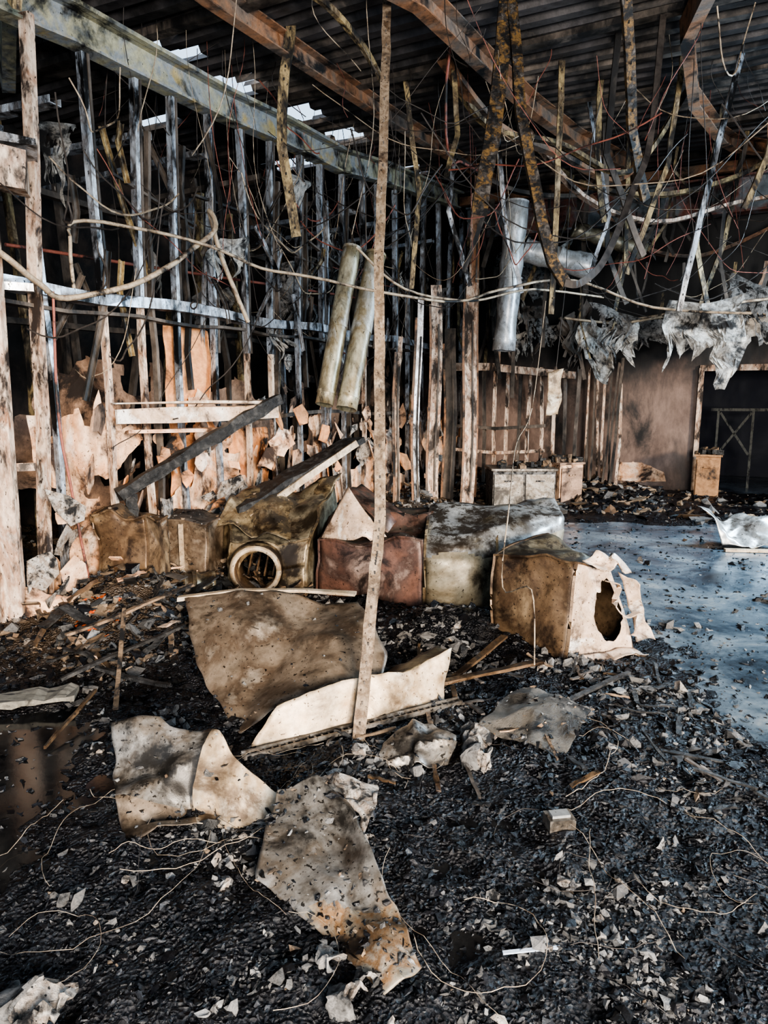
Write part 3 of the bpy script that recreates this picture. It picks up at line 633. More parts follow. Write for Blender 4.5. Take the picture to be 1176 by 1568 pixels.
def strip(name, pts, w, d, mats, ref=(0, 1, 0), slots=True, wob=.008):
    b = MB(); pts = [Vector(p) for p in pts]; n = []
    for i in range(len(pts)-1):
        for k in range(5): n.append(pts[i].lerp(pts[i+1], k/5))
    n.append(pts[-1]); n = [p+noise.noise_vector(p*3)*wob for p in n]; n[0] = pts[0]
    b.sweep(n, pC(w, d, .004), ref=ref, m=0, jit=.0015)
    if slots:
        for i in range(1, len(n)): b.box((n[i]+n[i-1])/2, (w*.16, .01, .02), m=1)
    return b.make(name, mats)
strip('hanging_unistrut', [(.92, 5.60, 4.6), (.82, 5.35, 3.7), (.66, 5.0, 2.85)], .11, .05, ['vburn', 'hole'])
strip('hanging_unistrut', [(.94, 5.60, 4.6), (.98, 5.25, 3.6), (1.10, 5.0, 2.80), (1.18, 4.98, 2.55), (1.29, 5.0, 2.40)], .075, .05, ['vburn', 'hole'])
def cr_curve(P_, sub=5):
    P_ = [Vector(p) for p in P_]; out = []
    for i in range(len(P_)-1):
        p0 = P_[max(0, i-1)]; p1 = P_[i]; p2 = P_[i+1]; p3 = P_[min(len(P_)-1, i+2)]
        for k in range(sub):
            t = k/sub; out.append(.5*((2*p1)+(-p0+p2)*t+(2*p0-5*p1+4*p2-p3)*t*t+(-p0+3*p1-3*p2+p3)*t**3))
    out.append(P_[-1]); return out
b = MB(); b.sweep(cr_curve([(1.27, 5.0, 2.40), (1.38, 5.02, 2.40), (1.58, 5.2, 2.56), (1.80, 5.5, 2.9), (1.92, 5.6, 3.19), (2.1, 5.8, 3.6), (2.2, 5.95, 4.58)]), pR(.05, .015), ref=(0, 1, 0)); b.make('hanging_flat_cable', ['wiredark'])
strip('hanging_ceiling_channel', [(1.56, 5.0, 4.55), (1.75, 5.3, 4.0), (1.9, 5.6, 3.6), (2.17, 6.0, 3.22)], .07, .04, ['vburn', 'hole'])
hangs = [((1.67, 7.0, 4.75), (1.67, 7.0, 3.88), (1.66, 7.0, 2.43)), ((2.19, 7.5, 4.8), (2.19, 7.5, 3.98), (2.29, 7.5, 3.41)), ((2.7, 9, 4.9), (2.81, 9, 3.38), (3.09, 9, 2.79)),
         ((3.35, 7, 4.75), (3.19, 7, 4.0), (2.93, 7, 2.46)), ((2.8, 7, 4.75), (2.73, 7, 3.82), (2.39, 7, 2.8)), ((3.3, 6, 4.6), (3.15, 6, 3.56), (2.99, 6, 3.15)),
         ((-.74, 6, 4.5), (-.80, 6, 4.19), (-.84, 6.0, 3.63), (-.73, 6, 2.94)), ((2.2, 8, 4.8), (2.5, 8, 3.6), (2.3, 8, 2.9)), ((3.9, 8.5, 4.9), (3.7, 8.5, 3.4), (3.9, 8.5, 2.7)), ((4.7, 9.5, 4.9), (4.5, 9.5, 3.6), (4.2, 9.5, 2.7)),
         ((1.2, 8, 4.7), (1.1, 8, 3.6), (.9, 8, 3.0)), ((1.2, 8, 4.7), (1.35, 8, 3.5), (1.6, 8.2, 2.8)), ((.2, 7.2, 4.6), (.35, 7.2, 3.6), (.28, 7.2, 2.7)), ((3.2, 9.6, 4.9), (3.25, 9.6, 3.4), (3.1, 9.6, 2.5)), ((2.0, 6.4, 4.6), (1.95, 6.4, 3.7), (2.4, 6.6, 2.9)),
         ((.9, 9, 4.8), (.8, 9, 3.9), (1.1, 9, 3.0)), ((.6, 6.6, 4.5), (.65, 6.5, 3.9), (.55, 6.4, 3.5))]
for i, h in enumerate(hangs):
    h = [list(p) for p in h]; h[0][2] = roof_at(h[0][0], h[0][1])+.02
    strip('hanging_ceiling_channel', h, .08 if i == 6 else R(.04, .06), .025, ([['studtan', 'hole'], ['studtan', 'hole'], ['studdark', 'hole'], ['stud', 'hole']])[0 if i == 6 else i % 4], slots=(i % 3 == 0), wob=.015)
def strap(pts, prof, mt): b = MB(); b.sweep(cr_curve(pts), prof); b.make('sagging_duct_strap', [mt])
strap([(-.95, 5.2, 4.42), (-.5, 5.25, 4.36), (-.2, 5.5, 4.2), (-.02, 5.55, 3.95), (.0, 5.2, 3.8)], pR(.04, .04), 'studtan')
strap([(3.35, 5.9, 4.62), (3.25, 6.1, 4.35), (3.5, 6.6, 3.9), (3.9, 7.2, 3.75), (4.5, 7.6, 3.95)], pC(.10, .05, .006), 'rust')
strap([(.5, 6.5, 4.5), (1.1, 7.2, 4.2), (2.0, 8.2, 4.25), (3.0, 9.4, 4.35), (3.6, 9.8, 4.9)], pC(.10, .05, .006), 'rust')
strap([(1.9, 9.6, 4.85), (2.6, 9.4, 4.3), (3.6, 9.3, 4.15), (4.6, 9.2, 4.4), (5.2, 9.4, 4.9)], pC(.10, .05, .006), 'studtan')
strap([(.55, 6.8, 4.55), (1.0, 7.0, 4.12), (1.7, 7.2, 4.05), (2.5, 7.4, 3.85), (3.1, 7.5, 4.7)], pC(.07, .04, .005), 'studtan')
strap([(1.6, 8.6, 4.75), (2.4, 8.8, 4.0), (3.4, 9.0, 3.75), (4.4, 9.1, 4.0), (5.4, 9.3, 4.2)], pC(.10, .04, .005), 'studpale')
strap([(.8, 9.6, 4.8), (1.6, 9.7, 4.35), (2.6, 9.9, 4.3), (3.3, 10.2, 4.6)], pC(.08, .05, .005), 'studdark')
strap([(3.0, 10.8, 4.6), (3.8, 10.9, 3.9), (4.8, 10.8, 3.7), (6.0, 10.6, 4.2)], pC(.12, .05, .005), 'rust')

def conduit(name, pts, r, mt, n=8, sub=5):
    out = [q_+noise.noise_vector(q_*4)*r*.6 for q_ in cr_curve(pts, sub)]; b = MB(); b.sweep(out, pO(r, n)); return b.make(name, [mt], smooth=True, sharp=60)
conduit('sagging_conduit', [(-2.6, 4.0, 2.7), (-2.31, 4.30, 2.47), (-2.23, 4.6, 2.33), (-2.14, 4.8, 2.27), (-1.76, 5.2, 2.45), (-1.5, 5.6, 2.75), (-1.36, 5.8, 2.95), (-1.43, 5.9, 3.1), (-1.36, 6.05, 2.75), (-1.2, 6.2, 2.26)], .020, 'wiretan')
conduit('sagging_conduit', [(-2.19, 5.02, 2.3), (-2.18, 5.0, 2.66), (-2.12, 5.1, 2.84), (-1.47, 5.6, 2.81), (-1.03, 6.0, 2.68), (-.61, 6.2, 2.64), (.07, 6.4, 2.53), (.70, 6.8, 2.52), (1.24, 7.0, 2.68), (1.98, 7.4, 2.81), (2.82, 7.4, 2.54), (3.64, 7.0, 2.43)], .013, 'wiretan')
conduit('sagging_conduit', [(-.25, 6.5, 2.95), (.2, 6.7, 2.62), (.9, 7.2, 2.58), (1.6, 7.6, 2.75), (2.6, 8.4, 2.78)], .012, 'wiretan')
conduit('sagging_conduit', [(3.0, 12.1, 2.95), (3.8, 11.6, 2.85), (4.9, 11.2, 2.97), (6.2, 10.8, 2.85)], .02, 'wiretan')
conduit('sagging_conduit', [(2.6, 10.2, 2.75), (3.4, 10.0, 2.66), (4.4, 9.2, 2.8), (5.2, 9.2, 2.9)], .018, 'wiretan')
conduit('sprinkler_pipe', [(-2.8, 5.3, 2.72), (-1.6, 7.2, 2.8), (-.4, 9.6, 2.95)], .014, 'wirered')
conduit('sprinkler_pipe', [(.55, 6.2, 4.5), (.53, 6.4, 4.05), (.6, 6.6, 3.7), (.75, 7.2, 3.9), (1.2, 8.6, 4.2)], .012, 'wirered')
conduit('copper_pipe', [(-2.2, 4.72, 2.3), (-2.22, 4.7, 1.5), (-2.16, 4.7, .9), (-2.12, 4.8, .1)], .009, 'wirered')

b = wires(60, lambda: (R(-1.2, 4.8), R(5.2, 9.5)), (.3, 2.0))
for i in range(80):
    x, y = R(-1.8, 4.5), R(5, 9.5); x2, y2 = x+R(-1.8, 1.8), y+R(-.8, .8); z1 = min(roof_at(x, y), R(2.8, 4.7)); z2 = min(roof_at(x2, y2), R(2.8, 4.7))
    swag(b, (x, y, z1), (x2, y2, z2), R(.2, 1.1), R(.002, .007), random.choice((0, 1, 1, 1, 2)))
b.make('hanging_wires', ['wiretan', 'wiredark', 'wirered'])
conduit('loose_cable', [(.80, 3.45, .2), (.78, 3.5, .6), (.70, 3.9, .5), (.78, 4.2, .95), (1.2, 6.2, 1.2), (1.5, 7.0, 1.5), (1.60, 7.0, 2.55)], .004, 'wiretan', 5)

# ------------------------------------------------------------------ duct heap
b = box_duct([(-1.30, 5.42, 0), (-.62, 5.36, 0), (-.47, 6.0, 0), (-1.42, 6.1, 0)], [(-1.24, 5.44, .47), (-.58, 5.40, .45), (-.42, 6.15, .80), (-1.44, 6.05, .66)],
             {'front': 0, 'top': 1, 'right': 1, 'left': 0}, amp=.045, seed=2, hole=('front', .38, .5, .165), flange=0)
for r0, r1, y0, y1 in ((.205, .225, 5.32, 5.42), (.165, .205, 5.31, 5.32), (.165, .165, 5.32, 5.75)):
    G = []
    for a, (r, y) in enumerate(((r0, y0), (r1, y1))):
        G.append([Vector((-1.03+r*math.cos(t*math.pi/16), y+.02*math.cos(t*math.pi/16), .235+r*math.sin(t*math.pi/16))) for t in range(33)])
    b.grid(G, 3 if y1 < 5.35 else (0 if y1 < 5.5 else 2))
for i in range(4): b.sweep([(-1.15+i*.07, 5.6, .12), (-1.10+i*.07, 5.62, .36)], pR(.012, .012), m=2)
b.make('plenum_box', ['tan', 'olive', 'brown', 'cream'], smooth=True, solid=.004, sharp=30)
crumpled_sheet('fallen_duct_panel', [[(-1.42, 5.55, .50), (-1.0, 5.5, .50), (-.75, 5.45, .46)], [(-1.30, 5.75, .72), (-.95, 5.8, .66), (-.55, 5.8, .62)], [(-1.2, 6.1, .80), (-.8, 6.2, .84), (-.35, 6.2, .90)]], ['tan'], amp=.06, seed=4, grit=50)
b = box_duct([(-.55, 5.45, 0), (.30, 4.95, 0), (.48, 5.7, 0), (-.35, 6.1, 0)], [(-.54, 5.42, .46), (.28, 5.0, .50), (.42, 5.7, .64), (-.38, 6.1, .62)], {}, amp=.06, seed=6, flange=0, grit=50)
b.make('red_duct_section', ['red'], smooth=True, solid=.004, sharp=30)
b = MB()
b.grid(crumple(subgrid([[(-.50, 5.42, .47), (-.47, 5.7, .60)], [(-.29, 5.55, .86), (-.2, 5.95, .84)]], 8), .02, 3, 3), 1)
b.grid(crumple(subgrid([[(-.29, 5.55, .86), (-.2, 5.95, .84)], [(.02, 5.22, .56), (.15, 5.6, .66)]], 8), .02, 3, 3), 2)
b.grid(crumple(subgrid([[(-.50, 5.42, .47), (-.25, 5.3, .48), (.02, 5.22, .52)], [(-.40, 5.50, .66), (-.29, 5.54, .86), (-.14, 5.4, .70)]], 8), .02, 3, 3), 0)
b.make('folded_duct_flap', ['white', 'red', 'red'], smooth=True, solid=.004, sharp=30)
cols_ = [(.30, 4.94), (.56, 4.90), (.84, 4.95), (1.15, 5.1), (1.40, 5.3)]
rows = []
for k, (dy, z) in enumerate([(0, 0), (.0, .2), (.02, .40), (.07, .50), (.18, .57), (.42, .62), (.75, .66), (.95, .60), (1.0, 0)]):
    rows.append([(x+dy*.12, y+dy*(1 if x < 1.2 else .7), z*(1+.05*x)) for x, y in cols_])
b = MB(); b.grid(crumple(subgrid(rows, 5), .05, 3, 8), lambda s_, t: 2 if s_ < .27+.05*math.sin(t*9) else 0)
sl = [r[0] for r in rows]; sr_ = [r[-1] for r in rows]
b.add(sl, [tuple(range(len(sl)))], 0); b.add(sr_, [tuple(range(len(sl)))], 0)
for j in (0, 2, 4):
    b.sweep([Vector(r[j])+Vector((0, -.005, .006)) for r in rows[:7]], pR(.016, .014), m=1)
b.make('grey_duct_elbow', ['grey', 'tan', 'olive'], smooth=True, solid=.004, sharp=40)
b = box_duct([(.73, 4.46, 0.0), (1.11, 3.95, 0.0), (1.60, 4.16, 0.0), (1.25, 4.75, 0.0)], [(.75, 4.52, .55), (1.18, 4.08, .61), (1.46, 4.28, .50), (1.22, 4.95, .60)],
             {'front': 0, 'right': 1, 'top': 2, 'left': 0, 'back': 0}, amp=.03, seed=9, hole=('right', .70, .50, .15), rag=.35, flange=0, sq=1.45)
b.sweep(cr_curve([(1.36, 4.03, .50), (1.45, 4.08, .46), (1.42, 4.05, .36), (1.49, 4.05, .27), (1.60, 4.10, .28), (1.58, 4.13, .12)]), pR(.035, .004), m=1)
b.grid(crumple(subgrid([[(1.2, 4.1, .6), (1.33, 4.2, .64), (1.5, 4.3, .55)], [(1.34, 4.06, .57), (1.47, 4.13, .56), (1.58, 4.24, .48)]], 8), .03, 6, 2, .12), 1)
b.grid(crumple(subgrid([[(1.11, 3.95, .02), (1.6, 4.16, .02)], [(1.2, 3.88, .01), (1.68, 4.08, .01)]], 8), .02, 6, 2, .12), 1)
b.grid(crumple(subgrid([[(1.50, 4.28, .50), (1.62, 4.20, .02)], [(1.62, 4.22, .42), (1.74, 4.16, .02)]], 8), .04, 6, 4, .2), 1)
b.make('torn_duct_box', ['brown', 'white', 'olive'], smooth=True, solid=.004, sharp=30)

crumpled_sheet('collapsed_sheet_panel', [[(-1.24, 4.05, .34), (-.9, 4.03, .42), (-.5, 4.0, .42), (-.17, 3.96, .40)], [(-1.12, 3.72, .24), (-.8, 3.72, .34), (-.4, 3.72, .34), (-.05, 3.72, .33)],
               [(-.95, 3.4, .14), (-.7, 3.45, .20), (-.35, 3.5, .26), (.03, 3.5, .26)], [(-.71, 3.04, .03), (-.58, 3.08, .07), (-.3, 3.2, .16), (0.0, 3.35, .2)]], ['sheet'], amp=.055, f=2.6, seed=11, edge=.012, grit=90, folds=9)
b = MB(); b.sweep([(-1.27, 4.07, .38), (-.9, 4.07, .43), (-.5, 4.05, .44), (-.17, 4.0, .43)], pR(.05, .02), jit=.004); b.make('pale_batten', ['cream'])
b = MB()
b.grid(crumple(subgrid([[(-.63, 2.90, .005), (-.35, 3.0, .01), (0.0, 3.18, .01), (.30, 3.36, .01)], [(-.52, 3.0, .16), (-.25, 3.12, .20), (.05, 3.27, .25), (.36, 3.44, .30)]], 9), .035, 4, 5, cen=(-.1, 3.2, .1), rad=.6), 0)
b.grid(crumple(subgrid([[(-.52, 3.0, .16), (-.25, 3.12, .20), (.05, 3.27, .25), (.36, 3.44, .30)], [(-.50, 3.16, .12), (-.25, 3.34, .15), (.05, 3.5, .18), (.30, 3.66, .2)]], 9), .035, 4, 5, cen=(-.1, 3.2, .1), rad=.6), 1)
b.grid(crumple(subgrid([[(.30, 3.36, .01), (.36, 3.44, .30)], [(.26, 3.60, .01), (.30, 3.66, .2)]], 9), .035, 4, 5, cen=(-.1, 3.2, .1), rad=.6), 1)
b.make('folded_duct_length', ['cream', 'tan'], smooth=True, solid=.004, sharp=30)
b = MB(); p0, p1 = Vector((-.62, 2.80, .03)), Vector((.40, 3.30, .06)); d = (p1-p0).normalized(); n_ = Vector((-d.y, d.x, 0))
b.sweep([p0, p1], pR(.010, .02)); b.sweep([p0+n_*.045, p1+n_*.045], pR(.010, .02))
for i in range(34):
    c = p0.lerp(p1, i/33); b.sweep([c, c+n_*.045], pR(.010, .006))
b.make('perforated_channel', ['sheetgrey'])
crumpled_sheet('curled_sheet_metal', [[(-1.15, 2.70, .24), (-.93, 2.68, .27), (-.72, 2.62, .24), (-.57, 2.50, .2), (-.37, 2.40, .15)], [(-1.08, 2.52, .14), (-.9, 2.50, .11), (-.77, 2.45, .08), (-.6, 2.42, .14), (-.40, 2.37, .10)],
               [(-1.0, 2.36, .04), (-.86, 2.36, .02), (-.76, 2.40, .0), (-.6, 2.37, .04), (-.45, 2.34, .03)], [(-.90, 2.20, .02), (-.80, 2.22, .10), (-.72, 2.3, .06), (-.62, 2.33, .02), (-.5, 2.32, .01)]],
               ['sheetgrey', 'cream', 'sheet'], sub=10, amp=.05, seed=21, edge=.05, m=lambda s_, t: 1 if t > .52 else (2 if s_ > .55 else 0), grit=50, folds=9)
crumpled_sheet('long_scrap_panel', [[(-.40, 2.36, .17), (-.28, 2.42, .16), (-.17, 2.41, .12)], [(-.43, 2.20, .10), (-.27, 2.22, .12), (-.11, 2.22, .09)], [(-.42, 2.0, .05), (-.22, 2.02, .10), (-.04, 2.02, .06)],
               [(-.27, 1.86, .03), (-.12, 1.87, .08), (.01, 1.88, .05)], [(-.14, 1.74, .03), (-.04, 1.75, .07), (.06, 1.76, .04)], [(.0, 1.56, .03), (.06, 1.58, .05), (.10, 1.64, .03)]],
               ['sheetgrey', 'sheetrust'], sub=10, amp=.03, f=5, seed=31, edge=.05, m=lambda s_, t: 1 if s_+.06*math.sin(t*7) > .62 else 0, grit=240, folds=8)
crumpled_sheet('plaster_scrap', [[(-.33, 2.50, .10), (-.2, 2.5, .16), (-.03, 2.46, .10)], [(-.27, 2.40, .10), (-.14, 2.38, .05), (-.02, 2.38, .11)], [(-.14, 2.32, .05), (-.08, 2.30, .07), (-.05, 2.26, .03)]], ['plaster'], amp=.07, f=7, seed=33, edge=.25, solid=.006, folds=0)
crumpled_sheet('oval_sheet_disc', [[(-.02, 2.86, .06), (.1, 2.93, .12), (.22, 2.96, .13), (.34, 2.9, .08)], [(-.04, 2.80, .04), (.1, 2.82, .09), (.22, 2.82, .10), (.33, 2.80, .06)], [(.02, 2.74, .02), (.1, 2.71, .03), (.2, 2.70, .03), (.30, 2.73, .02)]], ['sheetgrey'], amp=.02, seed=35, edge=.08, grit=20)
b = MB(); G = crumple(subgrid([[(.44, 3.02, .04), (.56, 3.2, .09), (.72, 3.34, .12)], [(.60, 2.86, .04), (.72, 3.02, .10), (.9, 3.3, .10)], [(.76, 2.76, .03), (.92, 2.96, .06), (1.05, 3.18, .05)]], 16), .03, 4, 41, .05)
for _ in range(120): TOPS.append(random.choice(random.choice(G)).copy())
b.grid(G, 0); b.make('mesh_panel', ['meshp'], smooth=True, solid=.004)
for k, (x, y, s_) in enumerate([(.42, 2.9, .07), (.40, 2.74, .07), (-.10, 1.56, .055), (-.17, 1.70, .045), (-.05, 1.64, .05), (-.92, 1.50, .10), (-.1, 2.22, .05)]):
    crumpled_sheet('insulation_clump', [[(x-s_, y+s_, .02), (x, y+s_*1.2, s_*.8), (x+s_, y+s_, .02)], [(x-s_*.9, y, .05), (x, y, s_*2.0 if k < 2 else s_), (x+s_, y, .06)], [(x-s_*.6, y-s_, .01), (x, y-s_, .05), (x+s_*.8, y-s_*.8, .01)]], ['plaster', 'ashm'], sub=9, amp=.08, f=14, seed=50+k, edge=.25, m=lambda a, c: 1 if c < .45 else 0, folds=0)
b = MB(); b.box((.65, 2.31, .05), (.10, .07, .055), .15); b.box((.65, 2.31, .082), (.07, .04, .012), .15, m=1); b.make('junction_box', ['sheetgrey', 'grey'])
b = MB(); b.sweep([(.34, 1.72, .035), (.42, 1.725, .04), (.51, 1.74, .035)], pR(.012, .004)); b.make('white_strip', ['pw'])

crumpled_sheet('bent_sheet_scrap', [[(3.40, 7.3, .45), (3.62, 7.35, .25), (3.9, 7.5, .30)], [(3.52, 7.2, .25), (3.75, 7.25, .12), (4.25, 7.35, .36)], [(3.62, 7.15, .02), (3.85, 7.1, .03), (4.4, 7.1, .1)]], ['grey'], amp=.06, seed=61)
b = MB(); b.sweep([(3.6, 7.05, .02), (4.5, 6.95, .02)], pR(.06, .03)); b.make('metal_flashing', ['cream'])

b = box_duct([(-2.12, 4.95, .1), (-1.72, 4.85, .1), (-1.66, 5.15, .1), (-2.05, 5.25, .1)], [(-2.14, 4.95, .74), (-1.74, 4.85, .72), (-1.68, 5.15, .75), (-2.05, 5.25, .77)], {}, amp=.045, seed=71, flange=0, grit=40)
b.make('scorched_metal_box', ['brown'], smooth=True, solid=.004, sharp=30)
b = box_duct([(-1.88, 5.46, 0), (-1.42, 5.36, 0), (-1.36, 5.7, 0), (-1.8, 5.8, 0)], [(-1.86, 5.48, .62), (-1.42, 5.38, .60), (-1.36, 5.7, .64), (-1.78, 5.8, .66)], {'front': 0, 'top': 1}, amp=.03, seed=73, flange=0, grit=60)
b.sweep([(-1.64, 5.40, .02), (-1.64, 5.41, .60)], pR(.03, .02), m=2)
b.make('scorched_appliance', ['sheet', 'studdark', 'cream'], smooth=True, solid=.004, sharp=30)
b = box_duct([(-2.0, 4.72, .05), (-1.72, 4.62, .05), (-1.70, 4.8, .05), (-1.97, 4.88, .05)], [(-2.0, 4.72, .36), (-1.72, 4.62, .34), (-1.70, 4.8, .36), (-1.97, 4.88, .38)], {}, amp=.03, seed=75, grit=30)
b.make('small_scorched_box', ['brown'], smooth=True, solid=.004, sharp=30)
tube('fallen_flue_pipe', (-1.66, 5.10, .15), (-1.34, 5.22, .13), .12, 'tan', .3)
crumpled_sheet('leaning_board_scrap', [[(-2.35, 4.3, .02), (-2.0, 4.35, .03)], [(-2.42, 4.42, .34), (-2.1, 4.48, .30)]], ['drywall'], sub=14, amp=.03, seed=88, edge=.1, solid=.01)

b = MB()
b.sweep([(-2.05, 5.27, 1.46), (-1.7, 5.56, 1.47), (-1.3, 5.9, 1.475), (-.96, 6.2, 1.49)], pR(.04, .12), m=0, jit=.008)
b.sweep([(-2.05, 5.22, 1.56), (-1.5, 5.67, 1.57), (-.98, 6.15, 1.57)], pR(.16, .02), m=0, jit=.008)
b.sweep([(-2.0, 5.34, 1.34), (-1.3, 5.95, 1.34)], pR(.10, .03), m=1, jit=.008)
b.make('fallen_shelf', ['white', 'drywall'])
LT = {k: MB() for k in ('charwood', 'tanwood', 'brown', 'cream', 'studdark', 'drywall')}
def timber(name, p0, p1, w, h, mt, jit=.008):
    n = 14 if name else 5
    P_ = [Vector(p0).lerp(Vector(p1), i/n)+Vector((0, 0, R(-.006, .006))) for i in range(n+1)]
    if name:
        b = MB(); b.sweep(P_, pR(w, h), jit=jit); return b.make(name, [mt])
    LT[mt].sweep(P_, pR(w, h), jit=jit)
timber('charred_timber', (-2.0, 5.1, .88), (-.92, 6.05, 1.60), .08, .09, 'charwood', .012)
timber('charred_timber', (-1.30, 5.75, .66), (-.28, 6.7, 1.20), .26, .05, 'charwood', .012)
b = MB(); b.sweep([(-1.12, 5.68, .60), (-.7, 6.1, .90), (-.26, 6.55, 1.18)], pR(.02, .06), jit=.005); b.make('bent_flashing', ['cream'])
timber('charred_timber', (-1.95, 5.2, .86), (-1.85, 5.0, .3), .08, .10, 'charwood', .012)
timber('wood_plank', (-2.3, 3.25, .05), (-1.62, 3.4, .07), .16, .03, 'wood')
for p0, p1, w in [((-1.36, 3.25, .05), (-1.62, 4.1, .30), .03), ((-1.55, 2.9, .03), (-1.5, 3.35, .10), .02), ((-1.9, 3.9, .2), (-1.3, 4.5, .35), .05), ((.35, 3.5, .08), (.72, 3.9, .2), .05), ((.3, 3.45, .10), (.9, 3.7, .12), .06), ((.9, 3.3, .04), (1.4, 3.7, .06), .03),
                  ((1.2, 2.9, .03), (1.8, 2.6, .03), .03), ((-1.6, 3.6, .12), (-1.15, 3.45, .08), .04), ((-1.75, 3.5, .1), (-1.2, 3.95, .25), .04)]:
    timber(None, p0, p1, w*.8, .015, random.choice(['charwood', 'tanwood', 'brown']), .003)
for i in range(130):
    v = R(2.6, 6.5); u = R(-4.1, -2.9); p = W(u, v, 0); z = h1(p.x, p.y)
    a = R(0, 6.28); l = R(.02, .15); timber(None, p+Vector((math.cos(a)*l, math.sin(a)*l, z+.02)), p+Vector((-math.cos(a)*l, -math.sin(a)*l, z+R(.03, .15))), R(.02, .10), .010, random.choice(['charwood', 'tanwood', 'brown', 'studdark', 'drywall', 'charwood', 'tanwood']), .006)
for i in range(60):
    x, y = R(-.3, 1.7), R(2.4, 4.0); z = max(0, h1(x, y))
    a = R(0, 6.28); l = R(.03, .14); timber(None, (x+math.cos(a)*l, y+math.sin(a)*l, z+.015), (x-math.cos(a)*l, y-math.sin(a)*l, z+R(.02, .06)), R(.008, .025), .008, random.choice(['charwood', 'charwood', 'brown', 'studdark', 'tanwood']), .003)
for k, b in LT.items():
    if b.v: b.make('broken_lath_'+k, [k], parent=root)

def cabinet(name, c, rot, w, d, h, mt, mt2, doors=2):
    b = MB(); c = Vector(c); b.box(c+Vector((0, 0, h/2)), (w, d, h), rot, 0); b.box(c+Vector((0, 0, h+.015)), (w+.05, d+.05, .03), rot, 1)
    cr, sr2 = math.cos(rot), math.sin(rot)
    for k in range(doors):
        x = -w/2+(k+.5)*w/doors; y = -d/2-.012
        b.box(c+Vector((x*cr-y*sr2, x*sr2+y*cr, h*.5)), (w/doors-.04, .02, h-.1), rot, 1)
        b.box(c+Vector((x*cr-(y-.02)*sr2, x*sr2+(y-.02)*cr, h*.75)), (.12, .02, .02), rot, 0)
    for k in range(40):
        x, y = R(-w/2, w/2), R(-d/2, d/2); s_ = R(.02, .09); b.box(c+Vector((x*cr-y*sr2, x*sr2+y*cr, h+.03+s_/2)), (s_, s_*R(.6, 1.5), s_*R(.4, 1.4)), R(0, 3), 2+k % 2, R(-.5, .5))
    return b.make(name, [mt, mt2, 'tanwood', 'charwood'])
cabinet('burnt_cabinet', (2.0, 10.0, 0), .02, .9, .6, .58, 'ashm', 'sheetgrey')
cabinet('burnt_cabinet', (2.72, 10.45, 0), .4, .42, .5, .62, 'drywall', 'drywalldark', 1)
p = W(-.12, 12.3, 0); cabinet('wooden_cabinet', p, -.45, .36, .4, .68, 'woodcab', 'woodcab', 1)
b = MB()
for s_ in (-1, 1): b.sweep([W(.25-s_*.25, 13.9, 0.6), W(.25+s_*.25, 13.9, 1.35)], pR(.05, .04)); b.sweep([W(.25+s_*.28, 13.9, 0), W(.25+s_*.28, 13.9, 1.4)], pR(.04, .04), ref=UD)
b.sweep([W(-.15, 13.9, 1.4), W(.75, 13.9, 1.4)], pR(.08, .05)); b.make('trestle_frame', ['wood'])
crumpled_sheet('hanging_ceiling_scrap', [[(2.12, 9, 1.95), (2.32, 9, 1.98)], [(2.10, 9, 1.35), (2.28, 9.02, 1.38)]], ['cream'], sub=8, amp=.03, seed=81, edge=.08)
b = MB(); b.sweep([(2.22, 9, 1.95), (2.3, 9.0, 3.0), (2.3, 9, roof_at(2.3, 9)+.02)], pO(.006, 5)); b.make('scrap_hanger_wire', ['wiredark'])

# ------------------------------------------------------------------ rubble chunks
t_ = (1+5**.5)/2
ICO = np.array([(-1, t_, 0), (1, t_, 0), (-1, -t_, 0), (1, -t_, 0), (0, -1, t_), (0, 1, t_), (0, -1, -t_), (0, 1, -t_), (t_, 0, -1), (t_, 0, 1), (-t_, 0, -1), (-t_, 0, 1)])/1.9
IF = np.array([(0, 11, 5), (0, 5, 1), (0, 1, 7), (0, 7, 10), (0, 10, 11), (1, 5, 9), (5, 11, 4), (11, 10, 2), (10, 7, 6), (7, 1, 8), (3, 9, 4), (3, 4, 2), (3, 2, 6), (3, 6, 8), (3, 8, 9), (4, 9, 5), (2, 4, 11), (6, 2, 10), (8, 6, 7), (9, 8, 1)])
def scatter(name, X, Y, S, mats, mi, flat=.5, Z=None):
    n = len(X); V = ICO[None]*(1+.95*(rng.random((n, 12, 1))-.5)*2)
    sc = np.stack([S*(.5+1.4*rng.random(n)**2), S*(.5+1.0*rng.random(n)), S*flat*(.4+1.0*rng.random(n))], -1); V = V*sc[:, None, :]
    a = rng.random(n)*6.28; ti = (rng.random(n)-.5)*1.6
    ct, st = np.cos(ti)[:, None], np.sin(ti)[:, None]; y = V[..., 1]*ct-V[..., 2]*st; z = V[..., 1]*st+V[..., 2]*ct
    ca, sa = np.cos(a)[:, None], np.sin(a)[:, None]; x2 = V[..., 0]*ca-y*sa; y2 = V[..., 0]*sa+y*ca
    h = (np.maximum(H(X, Y), 0) if Z is None else Z)+S*.12
    P_ = np.stack([x2+X[:, None], y2+Y[:, None], z+h[:, None]], -1).reshape(-1, 3)
    F = (IF[None]+(np.arange(n)*12)[:, None, None]).reshape(-1, 3)
    ob = np_mesh(name, P_, F, mats, np.repeat(mi, 20)); ob.parent = root; return ob
def sample(n, ylo, yhi, pw=1.0, dens=None, half=.62):
    Y = ylo*(yhi/ylo)**(rng.random(n)**pw); X = (rng.random(n)*2-1)*(Y*half+.3); u = X*CA-Y*SA
    k = (rng.random(n) < np.maximum(cover(X, Y), .05)) & (u > -6.5)
    if dens is not None: k &= rng.random(n) < dens(X, Y)
    return X[k], Y[k]
X, Y = sample(48000, 1.25, 9.0); n = len(X)
lx = fbm(X*2.6+9, Y*2.6+3, 5)
mi = np.where(rng.random(n) < np.clip((lx-.53)*5, 0.012, .8), 1, 0)
